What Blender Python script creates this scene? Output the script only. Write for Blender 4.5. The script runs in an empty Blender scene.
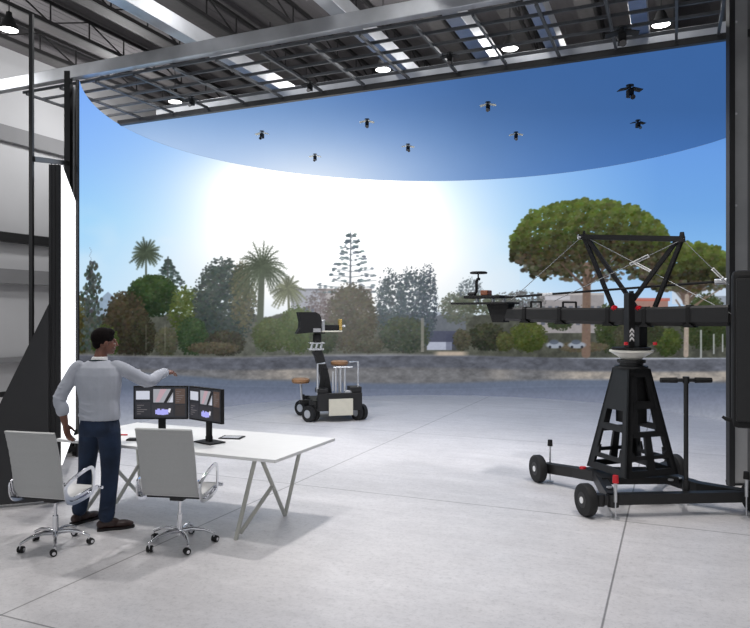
import bpy, bmesh, math, random
import numpy as np
from mathutils import Vector, Matrix
random.seed(7); PI = math.pi
C = bpy.context.scene.collection
S = bpy.context.scene
S.view_settings.view_transform = 'Standard'
S.view_settings.look = 'None'
S.view_settings.gamma = 1.0
S.view_settings.use_curve_mapping = False
S.view_settings.exposure = 0.0

# ---------------------------------------------------------------- layout numbers
F = 690.0            # focal length in pixels of the 750 px wide picture
HC = 1.95            # eye height
TH = math.radians(23.4)   # the hall runs 23.4 degrees to the right of the view
ct, st = math.cos(TH), math.sin(TH)
def room(u, v, z=0): return Vector((u*ct + v*st, -u*st + v*ct, z))
def gp(px, py, z=0):
    Y = F*(HC - z)/(py - 314.0)
    return Vector(((px-375)/F*Y, Y, z))

# ---------------------------------------------------------------- materials
def lin(c):
    c = c/255.0
    return c/12.92 if c <= .04045 else ((c+.055)/1.055)**2.4
def rgb(r, g, b): return (lin(r), lin(g), lin(b), 1)
MATS = {}
def mat(name, col, rough=.5, metal=0, noise=0.0, nscale=12, bump=0.0, spec=.5, emit=None, estr=0, coat=0):
    if name in MATS: return MATS[name]
    m = bpy.data.materials.new(name); m.use_nodes = True
    nt = m.node_tree; b = nt.nodes['Principled BSDF']
    b.inputs['Base Color'].default_value = col
    b.inputs['Roughness'].default_value = rough
    b.inputs['Metallic'].default_value = metal
    b.inputs['Specular IOR Level'].default_value = spec
    if coat: b.inputs['Coat Weight'].default_value = coat
    if noise or bump:
        tc = nt.nodes.new('ShaderNodeTexCoord'); n = nt.nodes.new('ShaderNodeTexNoise')
        n.inputs['Scale'].default_value = nscale; n.inputs['Detail'].default_value = 5
        nt.links.new(tc.outputs['Object'], n.inputs['Vector'])
        if noise:
            r = nt.nodes.new('ShaderNodeMapRange')
            r.inputs['From Min'].default_value = .25; r.inputs['From Max'].default_value = .75
            r.inputs['To Min'].default_value = 1-noise; r.inputs['To Max'].default_value = 1+noise
            mx = nt.nodes.new('ShaderNodeVectorMath'); mx.operation = 'SCALE'
            mx.inputs[0].default_value = col[:3]
            nt.links.new(n.outputs['Fac'], r.inputs['Value']); nt.links.new(r.outputs[0], mx.inputs['Scale'])
            nt.links.new(mx.outputs[0], b.inputs['Base Color'])
        if bump:
            bp = nt.nodes.new('ShaderNodeBump'); bp.inputs['Strength'].default_value = bump
            bp.inputs['Distance'].default_value = .01
            nt.links.new(n.outputs['Fac'], bp.inputs['Height']); nt.links.new(bp.outputs[0], b.inputs['Normal'])
    if emit:
        b.inputs['Emission Color'].default_value = emit; b.inputs['Emission Strength'].default_value = estr
    MATS[name] = m
    return m
BLACK = mat('black_paint', rgb(20,20,21), .45, noise=.25, nscale=20)
BLACKF = mat('black_frame_steel', rgb(24,24,26), .5, noise=.2)
BLACKM = mat('black_matte', rgb(14,14,15), .8, noise=.2)
DARKP = mat('charcoal_panel', rgb(44,44,46), .6, noise=.1, nscale=4)
RUBBER = mat('rubber', rgb(22,22,23), .75, noise=.2)
SILVER = mat('galvanised_steel', rgb(178,180,184), .34, .6, noise=.42, nscale=1.3)
CHROME = mat('chrome', rgb(225,226,230), .13, 1.0, noise=.03)
ALU = mat('aluminium', rgb(200,202,205), .35, .7, noise=.08)
TRUSS = mat('truss_paint', rgb(74,72,72), .6, noise=.15)
TRUSSD = mat('truss_dark_paint', rgb(34,33,34), .6, noise=.15)
DECK = mat('roof_deck', rgb(96,93,95), .85, noise=.05, nscale=2)
GRIDM = mat('grid_steel', rgb(70,72,76), .45, .3, noise=.2, nscale=6)
WALLM = mat('hall_wall_paint', rgb(186,186,188), .8, noise=.09, nscale=.35)
BAND = mat('wall_band_grey', rgb(128,128,130), .8, noise=.08, nscale=1)  # grey of the horizontal bands, darker than the wall
CREAM = mat('cream_enamel', rgb(222,220,210), .4, noise=.04)
WHITEP = mat('white_laminate', rgb(236,236,235), .35, noise=.02)
CHAIRB = mat('chair_leather', rgb(176,177,176), .5, noise=.03, bump=.05, nscale=60)
CHAIRS = mat('chair_seat_leather', rgb(214,214,213), .45, noise=.03)
TABLEG = mat('table_leg_paint', rgb(186,186,178), .45, noise=.03)
RED = mat('red_plastic', rgb(196,28,40), .4, noise=.05)
ORANGE = mat('orange_leather', rgb(150,92,66), .5, noise=.1)
TAN = mat('tan_leather', rgb(146,108,74), .55, noise=.12)
YELLOW = mat('brass_plate', rgb(190,160,90), .4, .4, noise=.1)
WHITEM = mat('white_marking', rgb(228,228,228), .6, noise=.03)
BEIGE = mat('beige_panel', rgb(202,198,182), .5, noise=.05)
SKIN = mat('brown_skin', rgb(112,74,60), .5, noise=.08, nscale=20)
HAIR = mat('black_hair', rgb(14,8,8), .85, noise=.4, nscale=90, spec=.15)
SHIRT = mat('shirt_cotton', rgb(176,180,190), .9, noise=.08, nscale=7, bump=.9)
JEANS = mat('jeans_denim', rgb(24,40,64), .85, noise=.5, nscale=7, bump=.2)
SHOE = mat('brown_shoe_leather', rgb(48,30,26), .4, noise=.25)
SOLE = mat('shoe_sole', rgb(24,20,20), .7, noise=.1)
LENS = mat('lens_glass', rgb(12,12,20), .08, noise=.02, coat=1)
WING = mat('pale_plate', rgb(214,212,196), .5, noise=.05)
LAMPE = mat('lamp_glow', (1,1,1,1), .5, emit=(1,.99,.97,1), estr=9)
PANELE = mat('light_panel_glow', (1,1,1,1), .5, emit=(1,1,1,1), estr=1.25)

# ---------------------------------------------------------------- mesh builder
class MB:
    def __init__(s): s.v = []; s.f = []
    def add(s, vs, fs):
        o = len(s.v); s.v += [tuple(p) for p in vs]; s.f += [tuple(i+o for i in f) for f in fs]; return s
    def box(s, x0, x1, y0, y1, z0, z1, M=None):
        vs = [Vector((x, y, z)) for x in (x0, x1) for y in (y0, y1) for z in (z0, z1)]
        if M: vs = [M @ p for p in vs]
        return s.add(vs, [(0,1,3,2),(4,6,7,5),(0,4,5,1),(2,3,7,6),(0,2,6,4),(1,5,7,3)])
    def bevbox(s, x0, x1, y0, y1, z0, z1, b=.005, M=None):
        bm = bmesh.new(); bmesh.ops.create_cube(bm, size=1)
        for p in bm.verts:
            p.co = Vector(((x0+x1)/2+p.co.x*(x1-x0), (y0+y1)/2+p.co.y*(y1-y0), (z0+z1)/2+p.co.z*(z1-z0)))
        bmesh.ops.bevel(bm, geom=bm.edges[:], offset=b, segments=2, affect='EDGES', profile=.6)
        bm.verts.index_update()
        s.add([(M @ p.co if M else p.co.copy()) for p in bm.verts], [[q.index for q in f.verts] for f in bm.faces])
        bm.free(); return s
    def beam(s, a, b, w, h, up=(0,0,1)):
        a, b = Vector(a), Vector(b); d = (b-a).normalized(); up = Vector(up)
        if abs(d.dot(up)) > .98: up = Vector((1,0,0))
        r = d.cross(up).normalized(); n = r.cross(d)
        vs = [p + r*i*w/2 + n*j*h/2 for p in (a, b) for i, j in ((-1,-1),(1,-1),(1,1),(-1,1))]
        return s.add(vs, [(3,2,1,0),(4,5,6,7),(0,1,5,4),(1,2,6,5),(2,3,7,6),(3,0,4,7)])
    def cyl(s, a, b, r0, r1=None, n=16, cap=True):
        r1 = r0 if r1 is None else r1
        a, b = Vector(a), Vector(b); d = (b-a).normalized()
        up = Vector((0,0,1)) if abs(d.z) < .95 else Vector((1,0,0))
        r = d.cross(up).normalized(); q = d.cross(r)
        vs = []
        for p, rr in ((a, r0), (b, r1)):
            for k in range(n):
                t = 2*PI*k/n; vs.append(p + r*math.cos(t)*rr + q*math.sin(t)*rr)
        fs = [(k, (k+1) % n, n+(k+1) % n, n+k) for k in range(n)]
        if cap: fs += [tuple(range(n-1,-1,-1)), tuple(range(n, 2*n))]
        return s.add(vs, fs)
    def tube(s, pts, r, n=10, sq=None, closed=False):
        """swept tube; r may be a list; sq=(w,h) gives a flat bar section"""
        P = [Vector(p) for p in pts]; m = len(P)
        vs = []; ref = None
        for i, p in enumerate(P):
            if closed: d = (P[(i+1) % m]-P[i-1]).normalized()
            else: d = (P[min(i+1, m-1)]-P[max(i-1, 0)]).normalized()
            if ref is None:
                up = Vector((0,0,1)) if abs(d.z) < .9 else Vector((0,1,0))
                ref = d.cross(up).normalized()
            ref = (ref - d*ref.dot(d)).normalized(); q = d.cross(ref)
            rr = r[i] if isinstance(r, (list, tuple)) else r
            if sq:
                for a, b in ((-1,-1),(1,-1),(1,1),(-1,1)): vs.append(p + ref*a*sq[0]/2 + q*b*sq[1]/2)
            else:
                for k in range(n):
                    t = 2*PI*k/n; vs.append(p + ref*math.cos(t)*rr + q*math.sin(t)*rr)
        n = 4 if sq else n
        fs = []
        for i in range(m if closed else m-1):
            j = (i+1) % m
            fs += [(i*n+k, i*n+(k+1) % n, j*n+(k+1) % n, j*n+k) for k in range(n)]
        if not closed: fs += [tuple(range(n-1,-1,-1)), tuple(range((m-1)*n, m*n))]
        return s.add(vs, fs)
    def lathe(s, prof, n=24, c=(0,0,0), M=None):
        vs = []; m = len(prof); c = Vector(c)
        for r, z in prof:
            for k in range(n):
                t = 2*PI*k/n; p = Vector((r*math.cos(t), r*math.sin(t), z))
                vs.append(c + (M @ p if M else p))
        fs = [(i*n+k, i*n+(k+1) % n, (i+1)*n+(k+1) % n, (i+1)*n+k) for i in range(m-1) for k in range(n)]
        fs += [tuple(range(n-1,-1,-1)), tuple(range((m-1)*n, m*n))]
        return s.add(vs, fs)
    def prism(s, poly, t, M):
        """poly in local XY, extruded over z in [-t/2, t/2], then transformed by M"""
        n = len(poly)
        vs = [M @ Vector((x, y, z)) for z in (-t/2, t/2) for x, y in poly]
        return s.add(vs, [tuple(range(n-1,-1,-1)), tuple(range(n, 2*n))] + [(k, (k+1) % n, n+(k+1) % n, n+k) for k in range(n)])
    def loft(s, rings, n=20):
        """rings: (centre, rx, ry, yaw, squareness) horizontal ellipses"""
        vs = []
        for c, rx, ry, yaw in rings:
            for k in range(n):
                t = 2*PI*k/n; x, y = math.cos(t), math.sin(t)
                e = .85; x = math.copysign(abs(x)**e, x)*rx; y = math.copysign(abs(y)**e, y)*ry
                vs.append(Vector(c) + Vector((x*math.cos(yaw)-y*math.sin(yaw), x*math.sin(yaw)+y*math.cos(yaw), 0)))
        m = len(rings)
        fs = [(i*n+k, i*n+(k+1) % n, (i+1)*n+(k+1) % n, (i+1)*n+k) for i in range(m-1) for k in range(n)]
        fs += [tuple(range(n-1,-1,-1)), tuple(range((m-1)*n, m*n))]
        return s.add(vs, fs)
    def ball(s, c, rx, ry=None, rz=None, M=None, n=16, m=10):
        ry = ry or rx; rz = rz or rx; vs = []; c = Vector(c)
        for i in range(1, m):
            a = PI*i/m
            for k in range(n):
                t = 2*PI*k/n; p = Vector((rx*math.sin(a)*math.cos(t), ry*math.sin(a)*math.sin(t), -rz*math.cos(a)))
                vs.append(c + (M @ p if M else p))
        fs = [(i*n+k, i*n+(k+1) % n, (i+1)*n+(k+1) % n, (i+1)*n+k) for i in range(m-2) for k in range(n)]
        b = Vector((0,0,-rz)); t_ = Vector((0,0,rz))
        vs += [c + (M @ b if M else b), c + (M @ t_ if M else t_)]
        L = len(vs)
        fs += [(L-2, (k+1) % n, k) for k in range(n)] + [(L-1, (m-2)*n+k, (m-2)*n+(k+1) % n) for k in range(n)]
        return s.add(vs, fs)
    def build(s, name, m, parent=None, smooth=None, remesh=None):
        me = bpy.data.meshes.new(name); me.from_pydata([tuple(p) for p in s.v], [], s.f); me.update()
        bm = bmesh.new(); bm.from_mesh(me); bmesh.ops.recalc_face_normals(bm, faces=bm.faces[:]); bm.to_mesh(me); bm.free()
        o = bpy.data.objects.new(name, me); C.objects.link(o)
        if remesh:
            md = o.modifiers.new('r', 'REMESH'); md.mode = 'VOXEL'; md.voxel_size = remesh[0]; md.use_smooth_shade = True
            if remesh[1]:
                sm = o.modifiers.new('s', 'SMOOTH'); sm.factor = .5; sm.iterations = remesh[1]
            dg = bpy.context.evaluated_depsgraph_get()
            me2 = bpy.data.meshes.new_from_object(o.evaluated_get(dg)); o.modifiers.clear(); o.data = me2
            bpy.data.meshes.remove(me); me = me2; me.name = name; smooth = 180
        me.materials.clear(); me.materials.append(m)
        if smooth:
            me.polygons.foreach_set('use_smooth', [True]*len(me.polygons))
            if smooth < 180: me.set_sharp_from_angle(angle=math.radians(smooth))
        if parent: o.parent = parent
        return o
def tag(o, label, cat, group=None):
    o['label'] = label; o['category'] = cat
    if group: o['group'] = group
    return o
def thing(name, label, cat, loc=(0,0,0), rz=0, group=None):
    o = bpy.data.objects.new(name, None); C.objects.link(o)
    o.location = loc; o.rotation_euler = (0,0,rz); o.empty_display_size = .1
    return tag(o, label, cat, group)
def struct(o): o['kind'] = 'structure'; return o
def copy_tree(o, parent=None):
    c = o.copy(); C.objects.link(c)
    if parent: c.parent = parent
    for ch in list(o.children): copy_tree(ch, c)
    return c
def hall(o): o.rotation_euler = (0,0,-TH); return o      # local axes: x across the hall, y along it

# ================================================================ LED screens: picture shown on them
X0, Y0, SC = 60, 10, 2.2
CW, CH = int(840*SC), int(470*SC)
cv = np.zeros((CH, CW, 3), np.float32)
yy, xx = np.mgrid[0:CH, 0:CW].astype(np.float32); xx = xx/SC + X0; yy = yy/SC + Y0
rng = np.random.default_rng(3)
def vnoise(fx, fy, seed):
    r = np.random.default_rng(seed); g = r.random((160, 160)).astype(np.float32)
    a = xx/fx; b = yy/fy; i = np.floor(a).astype(int); j = np.floor(b).astype(int)
    u = a-i; v = b-j; u = u*u*(3-2*u); v = v*v*(3-2*v)
    i %= 159; j %= 159
    return (g[j,i]*(1-u)+g[j,i+1]*u)*(1-v) + (g[j+1,i]*(1-u)+g[j+1,i+1]*u)*v
def fbm(f, seed, sx=1.0): return .5*vnoise(f*sx, f, seed)+.3*vnoise(f*sx/2, f/2, seed+1)+.2*vnoise(f*sx/4, f/4, seed+2)
def grad(stops, t):
    xs = [s[0] for s in stops]
    return np.stack([np.interp(t, xs, [s[1][k] for s in stops]) for k in range(3)], -1).astype(np.float32)
# sky on the wall
skyL = grad([(60,(118,166,246)),(150,(136,186,250)),(220,(150,208,250)),(290,(186,222,248)),(350,(196,214,232))], yy)
skyM = grad([(60,(120,176,240)),(180,(150,200,250)),(240,(165,215,250)),(300,(210,232,248)),(350,(205,218,232))], yy)
skyR = grad([(60,(70,122,196)),(150,(104,156,226)),(210,(112,166,228)),(260,(136,188,238)),(300,(176,206,238)),(350,(196,208,226))], yy)
t1 = np.clip((xx-90)/300, 0, 1)[..., None]; t2 = np.clip((xx-470)/190, 0, 1)[..., None]
cv[:] = (skyL*(1-t1)+skyM*t1)*(1-t2)+skyR*t2
def glow(cx, cy, rx, ry, amp, p=2.0):
    d = np.sqrt(((xx-cx)/rx)**2+((yy-cy)/ry)**2); return amp*np.exp(-d**p)
sky_g = glow(328,215,138,85,1.35,1.7)+glow(300,275,150,60,.55)+glow(420,275,70,50,.35)+glow(300,180,90,30,.5)
cv += (np.array([255,255,255])-cv)*np.clip(sky_g, 0, 1)[..., None]
cv += (glow(328,214,85,58,170)[..., None])                     # over-bright core of the displayed sun
wsp = np.clip(fbm(40, 11, 1.8)-.52, 0, 1)*2.2*np.clip(1-np.abs(yy-255)/60, 0, 1)
cv += (245-cv)*np.clip(wsp*.7, 0, 1)[..., None]*(xx[..., None] < 520)

def blend(mask, col):
    global cv
    cv = cv*(1-mask[..., None])+np.asarray(col, np.float32)*mask[..., None]
def sub(x0, y0, x1, y1):
    a = max(0, int((x0-X0)*SC)); b = min(CW, int((x1-X0)*SC)+2); c = max(0, int((y0-Y0)*SC)); d = min(CH, int((y1-Y0)*SC)+2)
    return slice(c, d), slice(a, b)
def dab(x, y, r, col, a=1.0, asp=1.0):
    sl = sub(x-r*1.3*max(1, asp), y-r*1.3, x+r*1.3*max(1, asp), y+r*1.3)
    X = xx[sl]; Y = yy[sl]
    if X.size == 0: return
    d = np.sqrt(((X-x)/asp)**2+(Y-y)**2)/r
    m = np.clip((1.15-d)*3, 0, 1)*a
    cv[sl] = cv[sl]*(1-m[..., None])+np.asarray(col, np.float32)*m[..., None]
def line(x0, y0, x1, y1, w, col, a=1.0, w1=None):
    w1 = w if w1 is None else w1; W = max(w, w1)
    sl = sub(min(x0,x1)-W-1, min(y0,y1)-W-1, max(x0,x1)+W+1, max(y0,y1)+W+1)
    X = xx[sl]; Y = yy[sl]
    if X.size == 0: return
    dx, dy = x1-x0, y1-y0; L = dx*dx+dy*dy+1e-6
    t = np.clip(((X-x0)*dx+(Y-y0)*dy)/L, 0, 1); d = np.hypot(X-x0-t*dx, Y-y0-t*dy)
    m = np.clip((w+(w1-w)*t)/2-d+.5, 0, 1)*a
    cv[sl] = cv[sl]*(1-m[..., None])+np.asarray(col, np.float32)*m[..., None]
def rect(x0, y0, x1, y1, col, a=1.0):
    m = np.clip(np.minimum(np.minimum(xx-x0, x1-xx), np.minimum(yy-y0, y1-yy))*2+.5, 0, 1)*a; blend(m, col)
def jit(c, s, d=0.0):
    k = rng.normal(0, s); return [min(255, max(0, c[i]+d+k+rng.normal(0, s*.35))) for i in range(3)]
def crown(cx, cy, rx, ry, n, dark, light, r=(1.5, 4), edge=.25, topl=1.0, asp=1.2, hole=0.0, alpha=.9):
    """foliage of the displayed picture, built of dabs from back to front"""
    n = int(n*2.4); r = (r[0]*.62, r[1]*.58)
    edge *= .5; light = [dark[i]*.42+light[i]*.58 for i in range(3)]; dark = [c*.86 for c in dark]
    for k in range(n):
        q = math.sqrt(rng.random())*(1+edge*(rng.random()-.5)); t = rng.random()*2*PI
        lx, ly = q*math.cos(t), q*math.sin(t)
        lump = .5+.5*math.sin(lx*5.3+cx)*math.cos(ly*4.1+cy*1.7)
        w = min(1, max(0, .35*topl*(-ly)+.35*lump+.25*rng.random()))*(.35+.65*k/n)
        c = [dark[i]*(1-w)+light[i]*w for i in range(3)]
        rr = r[0]+(r[1]-r[0])*rng.random()*(1-.55*k/n)
        if q > .85: rr *= .65
        if hole and rng.random() < hole: continue
        dab(cx+lx*rx, cy+ly*ry, rr, jit(c, 6), alpha*.85, asp)
def palm(cx, cy, R, nf, col, trunk, tw, droop=.55):
    line(cx, cy, trunk[0], trunk[1], tw, [c*.8+20 for c in col], 1, tw*1.2)
    for k in range(nf):
        a = PI*(-.42+1.84*(k+.5*rng.random())/nf)+PI
        L = R*(.75+.4*rng.random()); px_, py_ = cx, cy; k_ = .8+.4*rng.random(); fc_ = [c*k_ for c in col]
        for s in range(7):
            t = (s+1)/7; x = cx+math.cos(a)*L*t; y = cy+math.sin(a)*L*t*.95+droop*L*t*t*abs(math.cos(a))*.8
            line(px_, py_, x, y, 1.9*(1.15-t)+.5, fc_, .85)
            for sg in (-1, 1):
                nx, ny = -(y-py_)*sg, (x-px_)*sg; l = math.hypot(nx, ny)+1e-6; q = R*.15*(1.25-t)
                line(x, y, x+nx/l*q+(x-px_)*.9, y+ny/l*q+(y-py_)*.9+q*.3, 1.0, fc_, .55)
            px_, py_ = x, y
# mountain
mt = np.clip((yy-(290+np.abs(xx-108)*.85+3*fbm(12, 5)))*.8, 0, 1)*(xx < 140)*(yy < 350)
blend(mt*.95, (140,158,178))
mt = np.clip((yy-(300+(400-xx)*.0+9*fbm(60, 8)))*.5, 0, 1)*(xx > 480)*(yy < 350)*.0
# far haze of trees along the whole horizon
top = 322-10*fbm(30, 21)-6*fbm(9, 22)
m = np.clip((yy-top)*.7, 0, 1)*(yy < 358)
fc = np.stack([48+40*fbm(5,51,1.0)]*3, -1)*np.array([1.0,1.02,.90]); blend(m*.95, fc)
# houses far behind
rect(291,290,326,320,(158,160,170)); rect(291,288.6,326,290.5,(120,120,128)); rect(303,307,309,312,(86,92,108)); rect(311,307,314,312,(86,92,108))
rect(320,290,372,322,(128,120,120),.75); rect(318,288.6,372,290.6,(98,88,84),.8)
rect(408,312,466,338,(112,120,140),.55); rect(425,331,458,346,(70,74,92)); rect(427,342,452,350,(166,172,190)); rect(446,334,458,350,(60,64,84),.5)
rect(537,293,604,333,(150,146,148)); rect(545,296,570,300,(196,196,204),.8); rect(538,293,604,295,(190,186,184),.8)
for k in range(9): rect(541+k*7,306,545+k*7,312,(92,98,110),.8)
for k in range(9): rect(541+k*7,318,545+k*7,325,(80,86,98),.8)
rect(630,300,668,320,(150,112,100),.9); rect(628,298,670,301,(176,90,74),.8); rect(672,288,728,304,(206,214,226),.75); rect(700,296,728,306,(120,126,136),.7)
# trees left to right
crown(80,325,7,34,260,(60,58,36),(128,122,64),(1.2,3))
for k in range(420):
    y = 262+88*rng.random()**.8; w = 3+9.5*min(1,(y-255)/42)
    dab(92+rng.normal(0,.45)*w, y, 1+1.3*rng.random(), jit((68,76,74) if rng.random()<.6 else (52,60,52), 8), .85, .8)
for k in range(12): dab(91+rng.normal(0,.6), 248+k*1.6, .6, (128,142,158), .6)
palm(146,253,14,26,(70,80,66),(146,280),1.6,.25)
for k in range(9):
    y = 260+k*3.2; w = 2+k*2.0
    for sg in (-1, 1):
        line(168,y,168+sg*w,y+1.8-k*.1,1.0,jit((62,74,74),6),.7,.6)
        for q in range(9): t = .1+.95*rng.random(); dab(168+sg*w*t, y+1.6*t+rng.normal(0,1.1), .7+.8*rng.random(), jit((60,72,68),7), .75, 1.5)
line(168,257,168,292,1.3,(66,72,72))
crown(153,296,26,21,620,(34,48,30),(96,122,66),(1.5,4),.15,1.3)
crown(126,325,23,34,650,(44,42,34),(126,112,84),(1.5,4),.25,1.0)
crown(186,312,18,26,330,(60,72,36),(134,146,74),(1.2,3.4),.4)
crown(206,308,12,22,180,(74,82,64),(124,132,104),(1.2,3),.4)
crown(224,304,30,45,1000,(50,60,58),(112,118,108),(1.5,4.2),.3,.9)
crown(243,296,14,34,260,(84,84,66),(140,130,100),(1.2,3.2),.4)
palm(262,267,27,34,(62,70,54),(259,352),6,.7)
palm(288,289,15,22,(92,96,72),(290,330),2.2,.6)
for k in range(11):
    y = 236+k*5.6; w = 4+k*2.1+rng.random()*4
    for sg in (-1, 1):
        w2 = w*(.75+.5*rng.random()); line(351,y+2,351+sg*w2,y-1.5+2*rng.random(),1.1,(96,106,112),.75,.7)
        for q in range(8):
            t = .25+.8*rng.random(); dab(351+sg*w2*t, y-.3+rng.normal(0,1.1), .6+.8*rng.random(), jit((84,98,104),9), .75, 1.9)
line(351,227,350,300,1.0,(92,98,106),1,2.4)
crown(351,318,27,34,900,(66,64,54),(124,114,92),(1.3,3.6),.3,.7)
crown(318,310,14,20,180,(92,80,80),(134,120,114),(1,2.6),.4,.7,alpha=.6)
crown(391,306,15,36,520,(66,76,80),(124,134,138),(1.1,3),.45,.7,1.0,.1)
crown(412,298,16,30,460,(70,80,86),(134,142,148),(1.1,3),.5,.7,1.0,.15)
crown(428,302,10,38,380,(66,76,84),(122,130,138),(1.1,2.8),.45,.7,.9,.1)
crown(404,335,26,18,420,(54,62,52),(102,108,84),(1.3,3.4),.3)
rect(421,318,424,352,(150,146,140),.6)
crown(458,308,19,16,240,(96,102,92),(136,140,124),(1.2,3),.45)
crown(470,290,13,12,170,(104,114,120),(150,158,160),(.9,2.2),.6,.6,1,.2,.75)
crown(486,304,34,10,260,(88,94,80),(128,130,104),(1.2,3),.4)
crown(520,302,26,12,260,(96,98,100),(134,130,122),(1,2.6),.5,.6,1.2,.2,.8)
crown(487,337,19,14,340,(44,48,40),(108,108,76),(1.3,3.4),.35)
crown(462,340,9,11,140,(66,66,54),(120,114,92),(1.2,3),.35)
# low shrubs in front of the trees
for cx, cy, rx, ry, dk, lt in ((105,342,14,17,(46,58,30),(118,134,66)),(192,336,16,19,(40,56,36),(84,106,66)),(143,336,13,20,(40,40,32),(92,90,64)),(166,342,12,15,(64,66,52),(126,120,96)),
        (225,343,20,13,(44,44,36),(92,88,70)),(270,335,18,17,(54,64,38),(118,128,76)),(297,330,20,24,(58,70,40),(112,126,74)),(323,338,14,16,(46,54,40),(94,98,72)),(370,345,14,9,(66,66,56),(110,106,90)),
        (213,348,26,6,(66,62,50),(118,108,84)),(528,337,19,15,(60,70,36),(134,142,78)),(505,342,9,10,(66,70,44),(120,122,78)),(560,320,14,10,(60,70,50),(100,110,80)),(608,328,13,24,(56,66,44),(104,112,72)),
        (634,336,20,17,(64,66,54),(112,108,86)),(668,342,14,14,(54,66,36),(128,138,74)),(652,325,12,18,(54,60,44),(100,104,76)),(705,322,24,28,(52,62,40),(104,112,70)),(740,330,20,26,(52,62,40),(104,112,70)),(583,347,26,5,(90,84,70),(130,120,98))):
    crown(cx,cy,rx,ry,int(rx*ry*1.4),dk,lt,(1.1,3.2),.3)
for x in (146,165,98): line(x,325,x,350,1.0,(150,150,140),.3)
# umbrella pine
def umbrella(cx, top_, rx, th, tx, ty0, ty1, tw, tcol):
    for k in range(26):
        a = rng.random(); x1 = cx+(a-.5)*1.7*rx; y1 = top_+th*(.62+.25*(1-(2*a-1)**2))
        line(tx+rng.normal(0,1.5), ty0+8*rng.random(), (tx+x1)/2, (ty0+y1)/2-3, 2.4, jit((96,82,74),7), .9, 1.6); line((tx+x1)/2, (ty0+y1)/2-3, x1, y1-9, 1.6, jit((96,82,74),7), .9, .8)
    for k in range(int(rx*90)):
        a = rng.random()*2-1; b = rng.random()
        up = top_+th*.55*(1-math.sqrt(max(0,1-abs(a)**2.4)))+1.3*math.sin(a*19)+1.0*math.sin(a*47+1); lo = top_+th*(.86-.14*(1-a*a)*math.sin(a*3+1)-.20*abs(a)**3+.05*math.sin(a*17)+.04*math.sin(a*41))
        lo = max(lo, up+2); y = up+(lo-up)*b; x = cx+a*rx+rng.normal(0,1)
        ln = .5+.5*math.sin(x*.21+y*.35)*math.cos(x*.13-y*.2)
        w = min(1, max(0, (1-b)*.95+ln*.4-.30))
        c = [(44,44,32)[i]*(1-w)+(96,112,56)[i]*w for i in range(3)]
        dab(x, y, .8+1.1*rng.random(), jit(c, 8), .85, 1.25)
    for k in range(int(rx*5)):                           # lighter broken underside
        a = rng.random()*2-1; y = top_+th*(.74+.2*rng.random())-th*.15*abs(a)**3
        dab(cx+a*rx*.93, y, 1+1.2*rng.random(), jit((74,70,56),12), .75, 1.3)
    line(tx, ty0, tx-1, ty1, tw*.85, tcol, 1, tw)
    for k in range(40):
        y = ty0+(ty1-ty0)*rng.random(); dab(tx-.5+rng.normal(0,tw*.22), y, .9, jit(tcol, 12), .7, .6)
umbrella(688,243,47,52,687,296,355,5,(158,146,136))
line(688,318,676,300,2.2,(120,104,92),1,1.4); line(687,315,706,296,2.2,(120,104,92),1,1.4); line(690,308,722,288,1.6,(120,104,92),1,1)
umbrella(590,200,79,86,587,266,354,9,(116,98,88))
line(587,290,560,262,3.2,(88,74,66),1,1.6); line(588,285,616,256,3.2,(88,74,66),1,1.6); line(587,282,578,252,2.6,(84,70,62),1,1.4); line(588,280,600,250,2.6,(84,70,62),1,1.4)
for k in range(500): dab(590+max(-62,min(62,rng.normal(0,34))), 256+rng.normal(0,8), .8+.9*rng.random(), jit((62,60,44), 10), .7, 1.3)
rect(700,330,702,362,(172,176,178),.8); rect(713,334,714.6,354,(172,176,178),.8); rect(722,334,723.4,352,(172,176,178),.8)
# parked cars in the displayed street
for cx in (555,577): dab(cx,345,3.4,(150,158,172),.95,2.6); dab(cx-1,342,2.4,(84,92,106),.9,2.0); dab(cx-5,347,1.4,(40,42,48),.9); dab(cx+5,347,1.4,(40,42,48),.9)
# low wall, gravel, road
bw = 355+2*np.sin(xx*.012)-2*np.clip((160-xx)/80,-1,1)
n1 = fbm(7, 31, 2.5); n2 = fbm(3.2, 33, 2.0); n3 = fbm(26, 35, 4)
def lay(y_a, y_b, soft, col, a=1.0):
    m_ = np.clip((yy-y_a)/soft, 0, 1)*np.clip((y_b-yy)/soft, 0, 1)*a; blend(m_, col)
col = np.stack([64+34*n2+26*n1]*3, -1)*np.array([.97,1.0,1.10]); lay(bw-1, bw+16, 1.6, col)
lay(bw-2, bw+1.4, .8, (150,150,156), .55*np.clip(n3*2-.6,0,1))
lay(350.5, 356.5, 2, (188,172,156), np.clip((xx-432)/8,0,1)*np.clip((470-xx)/8,0,1)*.9)
col = np.stack([74+42*n2+20*n1]*3, -1)*np.array([1.0,1.0,1.03]); lay(bw+11, bw+34, 3, col, .95)
lay(bw+12, bw+24, 2.5, (196,184,170), .55*np.clip((xx-540)/40,0,1)*(.5+n2)+.45*np.clip(1-np.abs(xx-290)/60,0,1)*(.5+n2)+.3*np.clip(1-np.abs(xx-500)/20,0,1))
road = grad([(372,(96,106,122)),(388,(96,105,124)),(398,(116,123,142)),(410,(140,146,162)),(430,(176,180,190)),(480,(186,188,194))], yy)*(.93+.14*fbm(14,41,7))[..., None]
edge = 380+2*np.sin(xx*.017+1)-8*np.clip((230-xx)/90,0,1)
blend(np.clip((yy-edge)/3, 0, 1), road)
lay(edge+7, edge+9, 1, (150,160,182), .12)
cv[:] = cv*(1+(fbm(2.2,61)-.5)[..., None]*.11*(yy > 250)[..., None]*(cv.mean(2) < 190)[..., None])
# gentle warm haze near the displayed sun
hz = glow(320,300,120,70,.26)*(yy < 356); blend(np.clip(hz, 0, 1), (206,210,216))
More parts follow.
